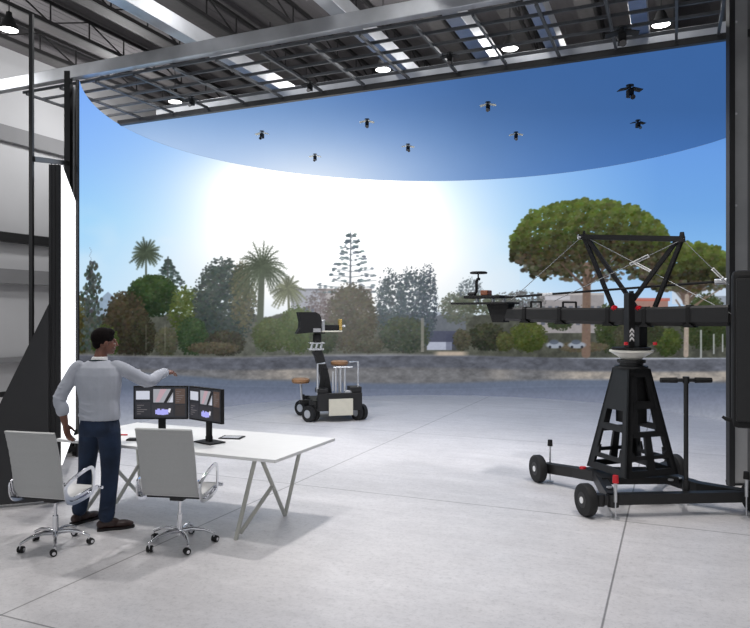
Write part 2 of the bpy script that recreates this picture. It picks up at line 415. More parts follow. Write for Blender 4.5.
# little contrast lift on the foliage
led = cv.copy()

# sky on the LED ceiling
base = grad([(60,(168,200,238)),(130,(130,172,228)),(250,(106,150,212)),(380,(80,124,190)),(480,(68,110,172)),(900,(62,108,174))], xx)
dk = np.clip((yy-150)/40, -1, 1)[..., None]; base = base*(1+.08*dk)
g2 = glow(300,188,150,58,1.0,1.5)+glow(150,150,60,30,.18); base += (np.array([232,242,255])-base)*np.clip(g2, 0, 1)[..., None]
seam = ((np.floor(xx/24)+np.floor(yy/24)) % 2)*.003; base = base*(.995+seam[..., None])
led_c = base

def tolin(a):
    a = np.clip(a, 0, 400)/255.0
    return np.where(a <= .04045, a/12.92, ((a+.055)/1.055)**2.4)
def sample(img, P):
    X = P[:, 0]; Y = np.maximum(P[:, 1], .5); Z = P[:, 2]
    px = (375+F*X/Y-X0)*SC; py = (314-F*(Z-HC)/Y-Y0)*SC
    px = np.clip(px, 0, CW-2); py = np.clip(py, 0, CH-2); i = px.astype(int); j = py.astype(int)
    u = (px-i)[:, None]; v = (py-j)[:, None]
    c = (img[j, i]*(1-u)+img[j, i+1]*u)*(1-v)+(img[j+1, i]*(1-u)+img[j+1, i+1]*u)*v
    return tolin(c)
def led_mat(name, k):
    m = bpy.data.materials.new(name); m.use_nodes = True; nt = m.node_tree; nt.nodes.clear()
    o = nt.nodes.new('ShaderNodeOutputMaterial'); e = nt.nodes.new('ShaderNodeEmission'); a = nt.nodes.new('ShaderNodeVertexColor')
    a.layer_name = 'picture'; e.inputs['Strength'].default_value = k
    nt.links.new(a.outputs['Color'], e.inputs['Color']); nt.links.new(e.outputs[0], o.inputs['Surface'])
    m.cycles.emission_sampling = 'NONE'
    return m
def grid_mesh(name, P, nu, nv, img, m, parent):
    me = bpy.data.meshes.new(name); n = nu*nv
    me.vertices.add(n); me.vertices.foreach_set('co', P.astype(np.float32).ravel())
    I = (np.arange(nv-1)[:, None]*nu+np.arange(nu-1)[None, :]).ravel()
    q = np.stack([I, I+1, I+nu+1, I+nu], 1).astype(np.int32)
    me.loops.add(len(q)*4); me.loops.foreach_set('vertex_index', q.ravel())
    me.polygons.add(len(q)); me.polygons.foreach_set('loop_start', np.arange(len(q), dtype=np.int32)*4)
    me.update(calc_edges=True)
    ca = me.color_attributes.new('picture', 'FLOAT_COLOR', 'POINT')
    c = sample(img, P); ca.data.foreach_set('color', np.concatenate([c, np.ones((n, 1))], 1).astype(np.float32).ravel())
    me.materials.append(m)
    me.polygons.foreach_set('use_smooth', np.ones(len(q), bool))
    o = bpy.data.objects.new(name, me); C.objects.link(o); o.parent = parent
    return o
ZT = HC+3.2                      # top of the LED wall
toppx = [(79.5,80),(87,98),(100,110),(113,120),(125,127),(150,140),(200,155),(250,167),(300,173.5),(350,178.5),(400,180.7),(450,180.8),(500,179),(567,172.5),(633,161.5),(687,150),(727,137.5)]
pts = np.array([((x-375)/F*F*3.2/(314-y), F*3.2/(314-y)) for x, y in toppx])
A = np.c_[2*pts, np.ones(len(pts))]; sol = np.linalg.lstsq(A, (pts**2).sum(1), rcond=None)[0]
cxy = sol[:2]; Rr = math.sqrt(sol[2]+(cxy**2).sum())
ang = np.unwrap(np.arctan2(pts[:, 1]-cxy[1], pts[:, 0]-cxy[0])); rad = np.hypot(*(pts-cxy).T)
o_ = np.argsort(ang); ang, rad = ang[o_], rad[o_]
# smooth radius profile (cosine fit) through the measured rim
def basis(a): return np.stack([np.ones_like(a), np.cos(a), np.sin(a), np.cos(2*a), np.sin(2*a), np.cos(3*a), np.sin(3*a)], 1)
B = basis(ang); co = np.linalg.lstsq(np.r_[B, np.eye(7)*.15*np.array([0,1,1,1,1,1,1])[:, None]], np.r_[rad, np.zeros(7)], rcond=None)[0]
def rim(a):
    r = basis(a) @ co; return np.stack([cxy[0]+r*np.cos(a), cxy[1]+r*np.sin(a)], 1)
a_max = ang.max(); a_min = ang.min()-.55
aa = np.linspace(a_max, a_min, 1300); rimxy = rim(aa)
print('LED fit centre', cxy, 'R', Rr, 'rad', rad.round(2))
t = thing('led_wall', 'huge curved LED wall showing palms, pine trees and a road under bright sun', 'screen')
nv_ = 470; zz = np.linspace(.0005, ZT, nv_)
P = np.zeros((nv_, len(aa), 3)); P[:, :, 0] = rimxy[None, :, 0]; P[:, :, 1] = rimxy[None, :, 1]; P[:, :, 2] = zz[:, None]
grid_mesh('screen', P.reshape(-1, 3), len(aa), nv_, led, led_mat('led_wall_picture', 1.0), t)
# cabinet frame behind the pixels: rear skin and the black left edge
ab = aa[::26]; rb = basis(ab) @ co
mb = MB()
inn = [(cxy[0]+(r+.015)*math.cos(a), cxy[1]+(r+.015)*math.sin(a)) for a, r in zip(ab, rb)]
out = [(cxy[0]+(r+.05)*math.cos(a), cxy[1]+(r+.05)*math.sin(a)) for a, r in zip(ab, rb)]
n = len(inn)
vs = [(x, y, z) for z in (.0, ZT-.002) for x, y in inn+out]
fs = []
for k in range(n-1):
    fs += [(k, k+1, n+k+1, n+k), (2*n+k, 3*n+k, 3*n+k+1, 2*n+k+1), (n+k, n+k+1, 3*n+k+1, 3*n+k), (k, 2*n+k, 2*n+k+1, k+1)]
fs += [(0, n, 3*n, 2*n), (n-1, 2*n-1, 4*n-1, 3*n-1)]
mb.add(vs, fs).build('cabinet_frame', BLACKM, t)
e0 = rimxy[0]
mb = MB(); mb.box(-.035, -.004, -.03, .0, 0, ZT, Matrix.Translation((e0[0], e0[1], 0)) @ Matrix.Rotation(-TH, 4, 'Z')).build('edge_trim', BLACKF, t)

# LED ceiling: from the straight front edge back to the rim
VF = 9.04
t = thing('led_ceiling', 'flat blue LED ceiling panel above the stage, its back edge curved along the LED wall', 'screen')
w = np.array([(x*ct-y*st, x*st+y*ct) for x, y in rimxy])     # rim in hall axes (u, v)
ok = w[:, 1] >= VF; wu = w[ok]
k0 = wu[0, 0]; k1 = wu[-1, 0]
i_l = int(np.argmin(wu[:, 0])); i_r = int(np.argmax(wu[:, 0]))
nu_, nr = 700, 260
arc = wu[np.linspace(0, len(wu)-1, nu_).astype(int)]
frontu = np.linspace(k0, k1, nu_)
P = np.zeros((nr, nu_, 3))
for r_ in range(nr):
    q = r_/(nr-1); u_ = frontu*(1-q)+arc[:, 0]*q; v_ = VF*(1-q)+arc[:, 1]*q
    P[r_, :, 0] = u_*ct+v_*st; P[r_, :, 1] = -u_*st+v_*ct; P[r_, :, 2] = ZT+.003
grid_mesh('screen', P.reshape(-1, 3), nu_, nr, led_c, led_mat('led_ceiling_picture', 1.0), t)
sk = arc[::12]; m_ = len(sk)
vs = [(u*ct+v*st, -u*st+v*ct, z) for z in (ZT+.02, ZT+.10) for u, v in sk]
MB().add(vs, [tuple(range(m_)), tuple(range(2*m_-1, m_-1, -1))]+[(k, m_+k, m_+k+1, k+1) for k in range(m_-1)]+[(m_-1, 2*m_-1, m_, 0)]).build('panel_back', BLACKM, t)
o = MB().box(k0-.02, k1, VF-.07, VF, ZT-.01, ZT+.07).build('front_trim', BLACKF, t); o.rotation_euler = (0,0,-TH)

# ================================================================ hall shell
fm = bpy.data.materials.new('polished_concrete'); fm.use_nodes = True; nt = fm.node_tree; b = nt.nodes['Principled BSDF']
def N(t_, **k):
    n_ = nt.nodes.new(t_)
    for a, v in k.items(): setattr(n_, a, v)
    return n_
tc = N('ShaderNodeTexCoord')
def noise(scale, detail=6, rough=.6, stretch=(1,1,1)):
    mp = N('ShaderNodeMapping'); mp.inputs['Scale'].default_value = stretch
    n_ = N('ShaderNodeTexNoise'); n_.inputs['Scale'].default_value = scale; n_.inputs['Detail'].default_value = detail; n_.inputs['Roughness'].default_value = rough
    nt.links.new(tc.outputs['Object'], mp.inputs['Vector']); nt.links.new(mp.outputs[0], n_.inputs['Vector']); return n_.outputs['Fac']
def ramp(src, s0, s1, c0, c1):
    r = N('ShaderNodeMapRange'); r.inputs['From Min'].default_value = s0; r.inputs['From Max'].default_value = s1
    r.inputs['To Min'].default_value = c0; r.inputs['To Max'].default_value = c1; nt.links.new(src, r.inputs['Value']); return r.outputs[0]
def mul(a, b_):
    m_ = N('ShaderNodeMath', operation='MULTIPLY')
    for i_, s_ in enumerate((a, b_)):
        if isinstance(s_, (int, float)): m_.inputs[i_].default_value = s_
        else: nt.links.new(s_, m_.inputs[i_])
    return m_.outputs[0]
k = mul(ramp(noise(.55, 4), .3, .7, .90, 1.06), ramp(noise(5, 9, .8, (1, 1.6, 1)), .25, .75, .86, 1.10))
k = mul(k, ramp(noise(22, 10, .9), .36, .50, .70, 1.0))
k = mul(k, ramp(noise(2.2, 3, .5, (.5, 3, 1)), .35, .7, .95, 1.03))
sep = N('ShaderNodeSeparateXYZ'); nt.links.new(tc.outputs['Object'], sep.inputs[0])
def joints(axis, off, period):
    a = N('ShaderNodeMath', operation='ADD'); a.inputs[1].default_value = -off+period*20+period/2; nt.links.new(sep.outputs[axis], a.inputs[0])
    m_ = N('ShaderNodeMath', operation='MODULO'); m_.inputs[1].default_value = period; nt.links.new(a.outputs[0], m_.inputs[0])
    s_ = N('ShaderNodeMath', operation='SUBTRACT'); s_.inputs[1].default_value = period/2; nt.links.new(m_.outputs[0], s_.inputs[0])
    q = N('ShaderNodeMath', operation='ABSOLUTE'); nt.links.new(s_.outputs[0], q.inputs[0])
    return ramp(q.outputs[0], .004, .010, .38, 1.0)
k = mul(k, mul(joints(0, -.41, 3.59), joints(1, 6.89, 3.75)))
vm = N('ShaderNodeVectorMath', operation='SCALE'); vm.inputs[0].default_value = (.70,.685,.695)
nt.links.new(k, vm.inputs['Scale']); nt.links.new(vm.outputs[0], b.inputs['Base Color'])
nt.links.new(ramp(noise(3, 5), .3, .7, .30, .46), b.inputs['Roughness'])
b.inputs['Specular IOR Level'].default_value = .45
o = hall(struct(MB().box(-14.5, 9, -3, 20, -.1, 0).build('floor', fm)))
ZR = HC+6.3
W = MB().box(-14.7, -14.5, -3, 20, 0, ZR)
hall(struct(W.build('wall_left', WALLM)))
hall(struct(MB().box(9, 9.2, -3, 20, 0, ZR).build('wall_right', WALLM)))
hall(struct(MB().box(-14.5, 9, 20, 20.2, 0, ZR).build('wall_back', WALLM)))
d = MB(); prof = []
for i in range(118):                                   # ribbed roof deck
    x = -14.5+i*.2; d.box(x, x+.12, -3, 20, ZR-.006, ZR)
d.box(-14.7, 9.2, -3, 20.2, ZR, ZR+.12)
hall(struct(d.build('ceiling', DECK)))
for i, (z0, z1, m_) in enumerate(((1.70, 1.92, BLACKF), (.72, 1.06, BAND), (4.05, 4.42, BAND), (-1.15, -1.02, BAND))):
    hall(struct(MB().box(-14.5, -14.32, -3, 20, HC+z0, HC+z1).build('trim_%d' % (i+1), m_)))
hall(struct(MB().box(-14.5, -14.46, -3, 20, 0, .12).build('baseboard_left', BLACKF)))

# roof trusses
us = [-12.9,-11.45,-9.87,-8.4,-7.03,-5.63,-4.2,-2.8,-1.4,0.0,1.4,2.8,4.2,5.6]
tn = ['leftmost, next to the side wall']
t0 = thing('roof_truss', '', 'truss', (0,0,0), -TH, 'roof trusses under the dark deck')
zb, zt_ = HC+5.8, ZR-.04
MB().box(-.03, .03, -3, 20, zt_-.06, zt_).build('top_chord', TRUSSD, t0)
mb = MB(); mb.box(-.30, .0, -3, 20, zb-.02, zb+.05); mb.build('bottom_flange', TRUSS, t0)
MB().box(.0, .05, -3, 20, zb-.03, zb+.05).build('bottom_chord', TRUSSD, t0)
mb = MB(); step = 1.0; kk = 0; y = -2.9
while y < 19.6:
    mb.beam((0, y, zb), (0, y, zt_-.03), .022, .022); s_ = 1 if kk % 2 else -1
    if s_ > 0: mb.beam((0, y, zb+.02), (0, y+step, zt_-.04), .024, .024)
    else: mb.beam((0, y, zt_-.04), (0, y+step, zb+.02), .024, .024)
    y += step; kk += 1
mb.build('web', TRUSSD, t0)
ordn = ['leftmost','second from the left','third from the left','fourth from the left','fifth from the left','sixth from the left','seventh from the left','eighth from the left','ninth from the left','tenth from the left','eleventh from the left','fourth from the right','third from the right','second from the right']
for i, u in enumerate(us):
    o = t0 if i == 0 else copy_tree(t0)
    p = room(u, 0); o.location = p
    o['label'] = 'dark open-web roof truss under the deck, %s' % ordn[i]

# galvanised beams above the LED ceiling
def ibeam(mb, L0, L1, w_, h_, axis):
    tk = .018
    for a in ((-w_/2, w_/2, 0, tk), (-w_/2, w_/2, h_-tk, h_), (-.012, .012, tk, h_-tk)):
        if axis == 'y': mb.box(a[0], a[1], L0, L1, a[2], a[3])
        else: mb.box(L0, L1, a[0], a[1], a[2], a[3])
    return mb
def boxb(mb, L0, L1, w_, h_, axis):
    if axis == 'y': mb.bevbox(-w_/2, w_/2, L0, L1, 0, h_, .006)
    else: mb.bevbox(L0, L1, -w_/2, w_/2, 0, h_, .006)
    return mb
BZ = ZT+.12
o = boxb(MB(), -14.45, 8.9, .12, .17, 'x').build('steel_beam', SILVER, None); o.location = room(0, 7.26, BZ); hall(o)
tag(o, 'long shiny steel beam crossing the hall in front of the black grid', 'beam', 'galvanised beams carrying the ceiling')
o = boxb(MB(), -8.3, 8.9, .1, .27, 'x').build('steel_beam', SILVER, None); o.location = room(0, 9.6, BZ+.03); hall(o)
tag(o, 'shiny steel beam just above the front edge of the LED ceiling', 'beam', 'galvanised beams carrying the ceiling')
blab = ['shiny steel beam running back from the upper left, leftmost of the long beams','shiny steel beam running back, second from the left of the long beams','shiny steel beam running back over the grid, third from the left','shiny steel beam running back over the grid, fourth from the left','shiny steel beam running back, fifth from the left, above the two right ceiling cameras','shiny steel beam running back at the far right, beside the right column']
bsrc = None
for u, lb in zip((-5.91,-3.72,-2.476,-1.5,-.39,.75), blab):
    if bsrc is None: o = bsrc = boxb(MB(), -2.5, 18, .20, .2, 'y').build('steel_beam', SILVER, None)
    else: o = bsrc.copy(); C.objects.link(o)
    o.location = room(u, 0, BZ+.302); hall(o)
    tag(o, lb, 'beam', 'galvanised beams carrying the ceiling')

# black rigging grid in front of the LED ceiling
g = thing('rigging_grid', 'black steel grid hung level with the front edge of the LED ceiling', 'grid', (0,0,0), -TH)
gz = ZT+.118
for v in (7.36, 7.70, 8.05, 8.42, 8.78):
    MB().box(-8.9, .5, v-.014, v+.014, gz-.035, gz).build('cross_bar', GRIDM, g)
u = .03; GU = []
while u > -9: GU.append(u); u -= .68
GU += [.48]
for u in GU:
    mb = MB(); mb.box(u-.016, u+.016, 7.34, VF-.075, gz-.07, gz-.036); mb.build('long_bar', GRIDM, g)

# LED wall support frame on the left
e_uv = (e0[0]*ct-e0[1]*st, e0[0]*st+e0[1]*ct)
s = thing('support_frame', 'slim black post with cross bar, left of the LED wall edge', 'frame')
pA = Vector(((31.5-375)/F*7.6, 7.6, 0)); pB = Vector(((68.5-375)/F*9.75, 9.75, 0)); pC = Vector(((74-375)/F*9.9, 9.9, 0))
MB().box(-.02, .02, -.02, .02, 0, HC+3.3, Matrix.Translation(pA)).build('post', BLACKF, s)
zb1 = HC+155*7.6/F; zb2 = HC+152*9.6/F
MB().beam(pA+Vector((.02,0,zb1)), pA.lerp(pB,.96)+Vector((0,0,zb2)), .04, .06).build('cross_bar', BLACKF, s)
o = MB().box(-.04, .04, -.05, .05, 0, HC+3.42).build('steel_post', BLACKF); o.location = pB
tag(o, 'thick black steel post just left of the LED wall left edge', 'post', 'steel posts by the LED wall left edge')
o = MB().box(-.03, .02, -.03, .03, 0, HC+3.25).build('steel_post', ALU); o.location = pC
tag(o, 'thin grey steel post squeezed between black post and LED wall edge', 'post', 'steel posts by the LED wall left edge')

# tall side light panel with buttress
lp = thing('light_panel', 'tall white glowing side panel on black backing left of the LED wall', 'light panel')
A0 = Vector((-3.254, 7.15, 0)); A1 = Vector((-4.15, 9.55, 0)); dn = (A1-A0).normalized(); nn = Vector((dn.y, -dn.x, 0))
zlo, zhi = .36, HC+1.544
vs = [A0+nn*.01, A1+nn*.01]
mb = MB(); mb.add([A0+nn*.0+dn*.02+Vector((0,0,zlo+.02)), A1+Vector((0,0,zlo+.02)), A1+Vector((0,0,zhi-.0)), A0+dn*.02+Vector((0,0,zhi-.0)),
    A0+nn*.012+dn*.02+Vector((0,0,zlo+.02)), A1+nn*.012+Vector((0,0,zlo+.02)), A1+nn*.012+Vector((0,0,zhi-.0)), A0+nn*.012+dn*.02+Vector((0,0,zhi-.0))],
    [(0,1,2,3),(7,6,5,4),(0,4,5,1),(1,5,6,2),(2,6,7,3),(3,7,4,0)])
mb.build('screen', PANELE, lp)
mb = MB(); mid = A0-nn*.055; mid2 = A1-nn*.055
vs = []
for p in (A0-nn*.002, A1-nn*.002, A1-nn*.115, A0-nn*.115): vs += [p+Vector((0,0,zlo)), p+Vector((0,0,zhi))]
mb.add(vs, [(0,2,4,6),(1,7,5,3),(0,1,3,2),(2,3,5,4),(4,5,7,6),(6,7,1,0)])
mb.build('cabinet_frame', DARKP, lp)
mb = MB()
for k in range(3):
    p = A0-nn*(.02+.035*k)-dn*.012; mb.cyl(p+Vector((0,0,zlo)), p+Vector((0,0,zhi+.005)), .006, n=8)
mb.build('edge_rib', BLACKF, lp)
# buttress fins along the back
for q in (0.0, .5, 1.0):
    base_ = A0*(1-q)+A1*q
    Mx = Matrix(((nn.x, 0, dn.x, base_.x), (nn.y, 0, dn.y, base_.y), (0, 1, 0, 0), (0, 0, 0, 1)))
    poly = [(-.115, HC+.10), (-.115, .03), (-1.02, .03), (-.98, .10)]
    MB().prism(poly, .05, Mx).build('buttress', DARKP, lp)
for q in (0.02, .98):
    base_ = A0*(1-q)+A1*q
    MB().beam(base_+Vector((0,0,.095))-nn*.95, base_+Vector((0,0,.095))+nn*.05, .07, .07).build('foot_bar', BLACKF, lp)
    MB().beam(base_-nn*.05+Vector((0,0,.13)), base_-nn*.05+Vector((0,0,zlo)), .06, .06).build('leg', BLACKF, lp)
    for w_ in (.9, .0): MB().cyl(base_-nn*w_, base_-nn*w_+Vector((0,0,.06)), .035, n=12).build('foot', RUBBER, lp, 40)
# ballast boxes at the far left of the floor
bb = thing('ballast_crate', 'low grey and black equipment crate on the floor at the left edge', 'crate', gp(2, 468), -TH)
MB().bevbox(-.35,.05,-.2,.2,.03,.15,.01).build('body', BLACKF, bb); MB().bevbox(-.36,.06,-.21,.21,.152,.2,.01).build('lid', ALU, bb); MB().box(-.3,0,-.15,.15,0,.03).build('skid', RUBBER, bb)

# right hand post and column
o = MB().box(-.032, .032, -.04, .04, 0, ZR-.05).build('steel_post', BLACKF); p = Vector(((730.5-375)/F*7.85, 7.85, 0)); o.location = p
tag(o, 'slim black steel post at the right end of the LED ceiling', 'post')
cl = thing('steel_column', 'broad grey steel column at the right edge of the picture', 'column', Vector(((733.5-375)/F*7.85, 7.93, 0)), 0)
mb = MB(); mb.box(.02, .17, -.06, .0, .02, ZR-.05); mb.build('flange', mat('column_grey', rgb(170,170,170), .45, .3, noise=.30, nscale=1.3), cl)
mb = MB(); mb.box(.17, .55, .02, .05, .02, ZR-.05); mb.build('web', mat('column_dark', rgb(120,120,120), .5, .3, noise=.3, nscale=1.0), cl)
MB().box(.0, .6, -.08, .1, 0, .02).build('base_plate', BLACKF, cl)
for z in (HC+280*8.2/F, HC+192*8.2/F, HC+104*8.2/F):
    MB().cyl((.035,-.075,z-.0), (.035,-.06,z), .014, n=6).build('bolt', WHITEM, cl)

# pendant high-bay lamps
LZ = 4.8
def lamp_at(px, py): 
    Y = F*LZ/(314-py); return Vector(((px-375)/F*Y, Y, HC+LZ))
lampm = thing('pendant_lamp', '', 'lamp', (0,0,0), 0, 'high-bay pendant lamps')
MB().lathe([(.03,.30),(.045,.30),(.05,.24),(.075,.20),(.152,.012),(.155,0),(.146,0),(.14,.02),(.06,.19),(.03,.2)], 28).build('shade', BLACKM, lampm, 40)
MB().lathe([(.001,.012),(.143,.012),(.143,.004),(.001,-.012)], 28).build('diffuser', LAMPE, lampm, 40)
MB().cyl((0,0,.30),(0,0,6.3-LZ-.03),.009,n=8).build('rod', BLACKF, lampm)
lamps = [(9,30,'at the far upper left'),(123,4,'at the top between the two leftmost long beams'),(270,86,'seen through the left half of the black grid'),(175,102,'low through the grid, leftmost inside it'),
         (383,70,'seen through the middle of the black grid'),(510,49,'seen through the grid right of the middle'),(661,25,'seen through the right end of the grid')]
for i, (x, y, d_) in enumerate(lamps):
    o = lampm if i == 0 else copy_tree(lampm); o.location = lamp_at(x, y)
    o['label'] = 'black cone pendant lamp with glowing disc, '+d_

# tracking cameras hanging from LED ceiling and grid
tcam = thing('tracking_camera', '', 'camera', (0,0,0), 0, 'small tracking cameras hung overhead')
MB().cyl((0,0,0),(0,0,-.05),.014,n=10).cyl((0,0,-.001),(0,0,-.012),.04,n=14).build('mount', BLACKF, tcam)
wg = MB(); 
wg.bevbox(-.13,-.02,-.05,.05,-.035,-.028,.003, Matrix.Rotation(math.radians(-12),4,'Y')); wg.bevbox(.02,.13,-.05,.05,-.035,-.028,.003, Matrix.Rotation(math.radians(12),4,'Y'))
wing = wg.build('reflector_plate', WING, tcam)
MB().bevbox(-.03,.03,-.035,.035,-.13,-.05,.008).build('body', BLACKM, tcam)
MB().cyl((0,-.03,-.115),(0,-.075,-.15),.022,.026,n=16).build('lens', LENS, tcam)
cams = [(262,131,'far left of the LED ceiling cameras'),(315,154,'left, lowest in the picture, over the displayed sun'),(367,119,'third from the left under the LED ceiling'),(408,144,'fourth from the left under the LED ceiling'),
        (488,102,'near the middle of the LED ceiling front'),(516,132,'right of the middle, nearer the curved back edge'),(630,85,'large dark one near the right end of the LED ceiling'),(638,120,'below the large dark one at the right end')]
for i, (x, y, d_) in enumerate(cams):
    o = tcam if i == 0 else copy_tree(tcam)
    Y = F*3.2/(314-y); o.location = ((x-375)/F*Y, Y, ZT+.0025); o.rotation_euler.z = -.25+.15*(i % 4)
    o['label'] = 'small tracking camera, '+d_
    if i == 6: o.scale = (1.35,1.35,1.35)
for x, y, d_ in ((310,86,'left part of the black grid'),(192,101,'far left corner of the black grid'),(450,58,'middle of the black grid'),(622,33,'right part of the black grid')):
    o = copy_tree(tcam); Y = F*3.16/(314-y); o.location = ((x-375)/F*Y, Y, gz-.092)
    o['label'] = 'small black tracking camera hanging under the '+d_
    if x == 622: o.scale = (1.5,1.5,1.5)
for c in list(bpy.data.objects):
    if c.name.startswith('reflector_plate') and c.parent and ('dark' in c.parent['label'] or 'grid' in c.parent['label']):
        me = c.data.copy(); me.materials[0] = BLACKM; c.data = me

# ================================================================ table
T = room(-3.03, 4.92); tb = thing('conference_table', 'long white table on slanted grey tube legs', 'table', T, -TH)
TZ = .74
MB().bevbox(-2.47, 0, 0, 1.1, TZ-.028, TZ, .003).build('tabletop', WHITEP, tb)
def trestle(x):
    o1 = (x-.02, .06, 0); o2 = (x+.02, .86, 0)
    pr = [((x-.02,.07,0),(x+.10,.20,TZ-.03)), ((x+.0,.86,0),(x+.14,.94,TZ-.03)), ((x+.0,.86,.0),(x+.11,.25,TZ-.03)), ((x-.0,.11,.05),(x+.055,.55,.37))]
    for a, b_ in pr: MB().tube([a, b_], .019, 12).build('leg', TABLEG, tb, 40)
trestle(-.42)
for a, b_ in [((-2.2,.07,0),(-2.32,.20,TZ-.03)), ((-2.2,.86,0),(-2.34,.94,TZ-.03)), ((-2.2,.86,0),(-2.31,.25,TZ-.03)), ((-2.2,.11,.05),(-2.25,.55,.37)), ((-1.75,.55,TZ-.05),(-2.2,.5,.02))]:
    MB().tube([a, b_], .019, 12).build('leg', TABLEG, tb, 40)

# monitors
def monitor(loc, rz, label, w_=.53, h_=.325):
    t_ = thing('monitor', label, 'monitor', loc, rz, 'monitors on the white table')
    z0 = .20
    MB().bevbox(-w_/2, w_/2, -.012, .022, z0, z0+h_, .004).build('housing', BLACKM, t_)
    MB().box(-w_/2+.012, w_/2-.012, -.0135, -.0125, z0+.016, z0+h_-.012).build('screen', SCR['bg'], t_)
    W_, H_ = w_-.024, h_-.028; bx0, bz0 = -w_/2+.012, z0+.016
    def pane(nm, m_, x0, x1, y0, y1, d=.0145): 
        MB().box(bx0+x0*W_, bx0+x1*W_, -d, -d+.0008, bz0+y0*H_, bz0+y1*H_).build(nm, m_, t_)
    pane('window_pane', SCR['lav'], .03, .29, .60, .88); pane('window_pane', SCR['dk'], .03,.29,.80,.88,.0155) if False else None
    pane('window_pane', SCR['grey'], .36, .74, .50, .94)
    def poly(pp, m_, d=.0155):
        vs = [(bx0+x*W_, -d, bz0+y*H_) for x, y in pp]+[(bx0+x*W_, -d+.0008, bz0+y*H_) for x, y in pp]; n_ = len(pp)
        MB().add(vs, [tuple(range(n_)), tuple(range(2*n_-1, n_-1, -1))]+[(i, n_+i, n_+(i+1) % n_, (i+1) % n_) for i in range(n_)]).build('window_pane', m_, t_)
    poly([(.56,.50),(.70,.94),(.745,.94),(.745,.85),(.62,.50)], SCR['bk']); poly([(.40,.52),(.47,.52),(.62,.94),(.50,.94)], SCR['pink'])
    poly([(.66,.505),(.735,.505),(.735,.74)], SCR['lav'])
    pane('window_pane', SCR['brown'], .78, .97, .46, .95)
    pane('window_pane', SCR['dk'], .03, .30, .06, .50); pane('window_pane', SCR['dk'], .33, .74, .05, .44); pane('window_pane', SCR['brown2'], .78, .97, .05, .42)
    for k_ in range(5): pane('text_line', SCR['line'], .05, .12+.12*((k_*7) % 3)/2, .12+.07*k_, .14+.07*k_, .0155)
    for k_ in range(6): pane('text_line', SCR['line'], .80, .86+.03*((k_*5) % 4), .52+.065*k_, .535+.065*k_, .0155)
    mb_ = MB()
    for k_, (x, y, hh) in enumerate(((.40,.12,.14),(.44,.10,.20),(.48,.10,.15),(.52,.09,.20),(.56,.10,.17),(.60,.11,.16))):
        mb_.box(bx0+x*W_, bx0+(x+.05)*W_, -.0163, -.0156, bz0+y*H_, bz0+(y+hh)*H_)
    mb_.build('drawing', SCR['violet'], t_)
    poly([(.63,.20),(.68,.16),(.70,.30),(.66,.31)], SCR['white'])
    MB().bevbox(-.035,.035,.024,.05,.03,.34,.006).build('stand_column', BLACKM, t_)
    MB().bevbox(-.13,.13,-.05,.13,0,.012,.004).bevbox(-.035,.035,.02,.055,.01,.06,.004).build('stand_base', BLACKM, t_)
    return t_
SCR = {}
for nm, c_, e_ in (('bg',(38,40,46),1),('lav',(214,218,232),1),('grey',(168,170,178),1),('bk',(20,20,24),1),('pink',(196,166,176),1),('brown',(92,74,66),1),('brown2',(52,46,46),1),('dk',(50,50,56),1),('line',(120,116,118),1),('violet',(176,176,250),1.1),('white',(240,240,250),1)):
    SCR[nm] = mat('screen_'+nm, (.01,.01,.01,1), .3, emit=rgb(*c_), estr=e_*.85)
Ym = 6.62
mA = Vector(((161-375)/F*Ym, Ym, TZ+.001)); 
monitor(mA, 0.02, 'black monitor left of the pair on the white table, facing the camera', .52, .32)
Ym2 = 6.52
mB = Vector(((206-375)/F*Ym2+.0, Ym2-.02, TZ+.001))
monitor(mB+Vector((0.012,-.035,0)), math.radians(-40), 'black monitor right of the pair, turned towards the left one', .50, .32)
tbl = thing('tablet', 'black tablet lying flat on the table right of the monitors', 'tablet', gp(232,437.8,TZ)+Vector((0,0,.0005)), math.radians(-10))
MB().bevbox(-.11,.11,-.08,.08,0,.009,.003).build('body', BLACKM, tbl); MB().box(-.085,.085,-.058,.058,.0092,.0100).build('screen', mat('tablet_glass', rgb(205,208,214), .15, noise=.2, nscale=30), tbl)
kb = MB().bevbox(-.09,.09,-.05,.05,0,.014,.004).build('keypad', BLACKM); kb.location = gp(137, 440.0, TZ)+Vector((0,0,.001)); tag(kb, 'small black keypad on the table behind the left monitor foot', 'keypad')
pn = MB().cyl((-.05,0,.007),(.05,0,.007),.007,n=10).build('marker_pen', RED, None, 40); pn.location = gp(122.5,435.5,TZ)+Vector((0,0,.0005)); tag(pn, 'red marker pen on the table beside the standing person', 'pen')

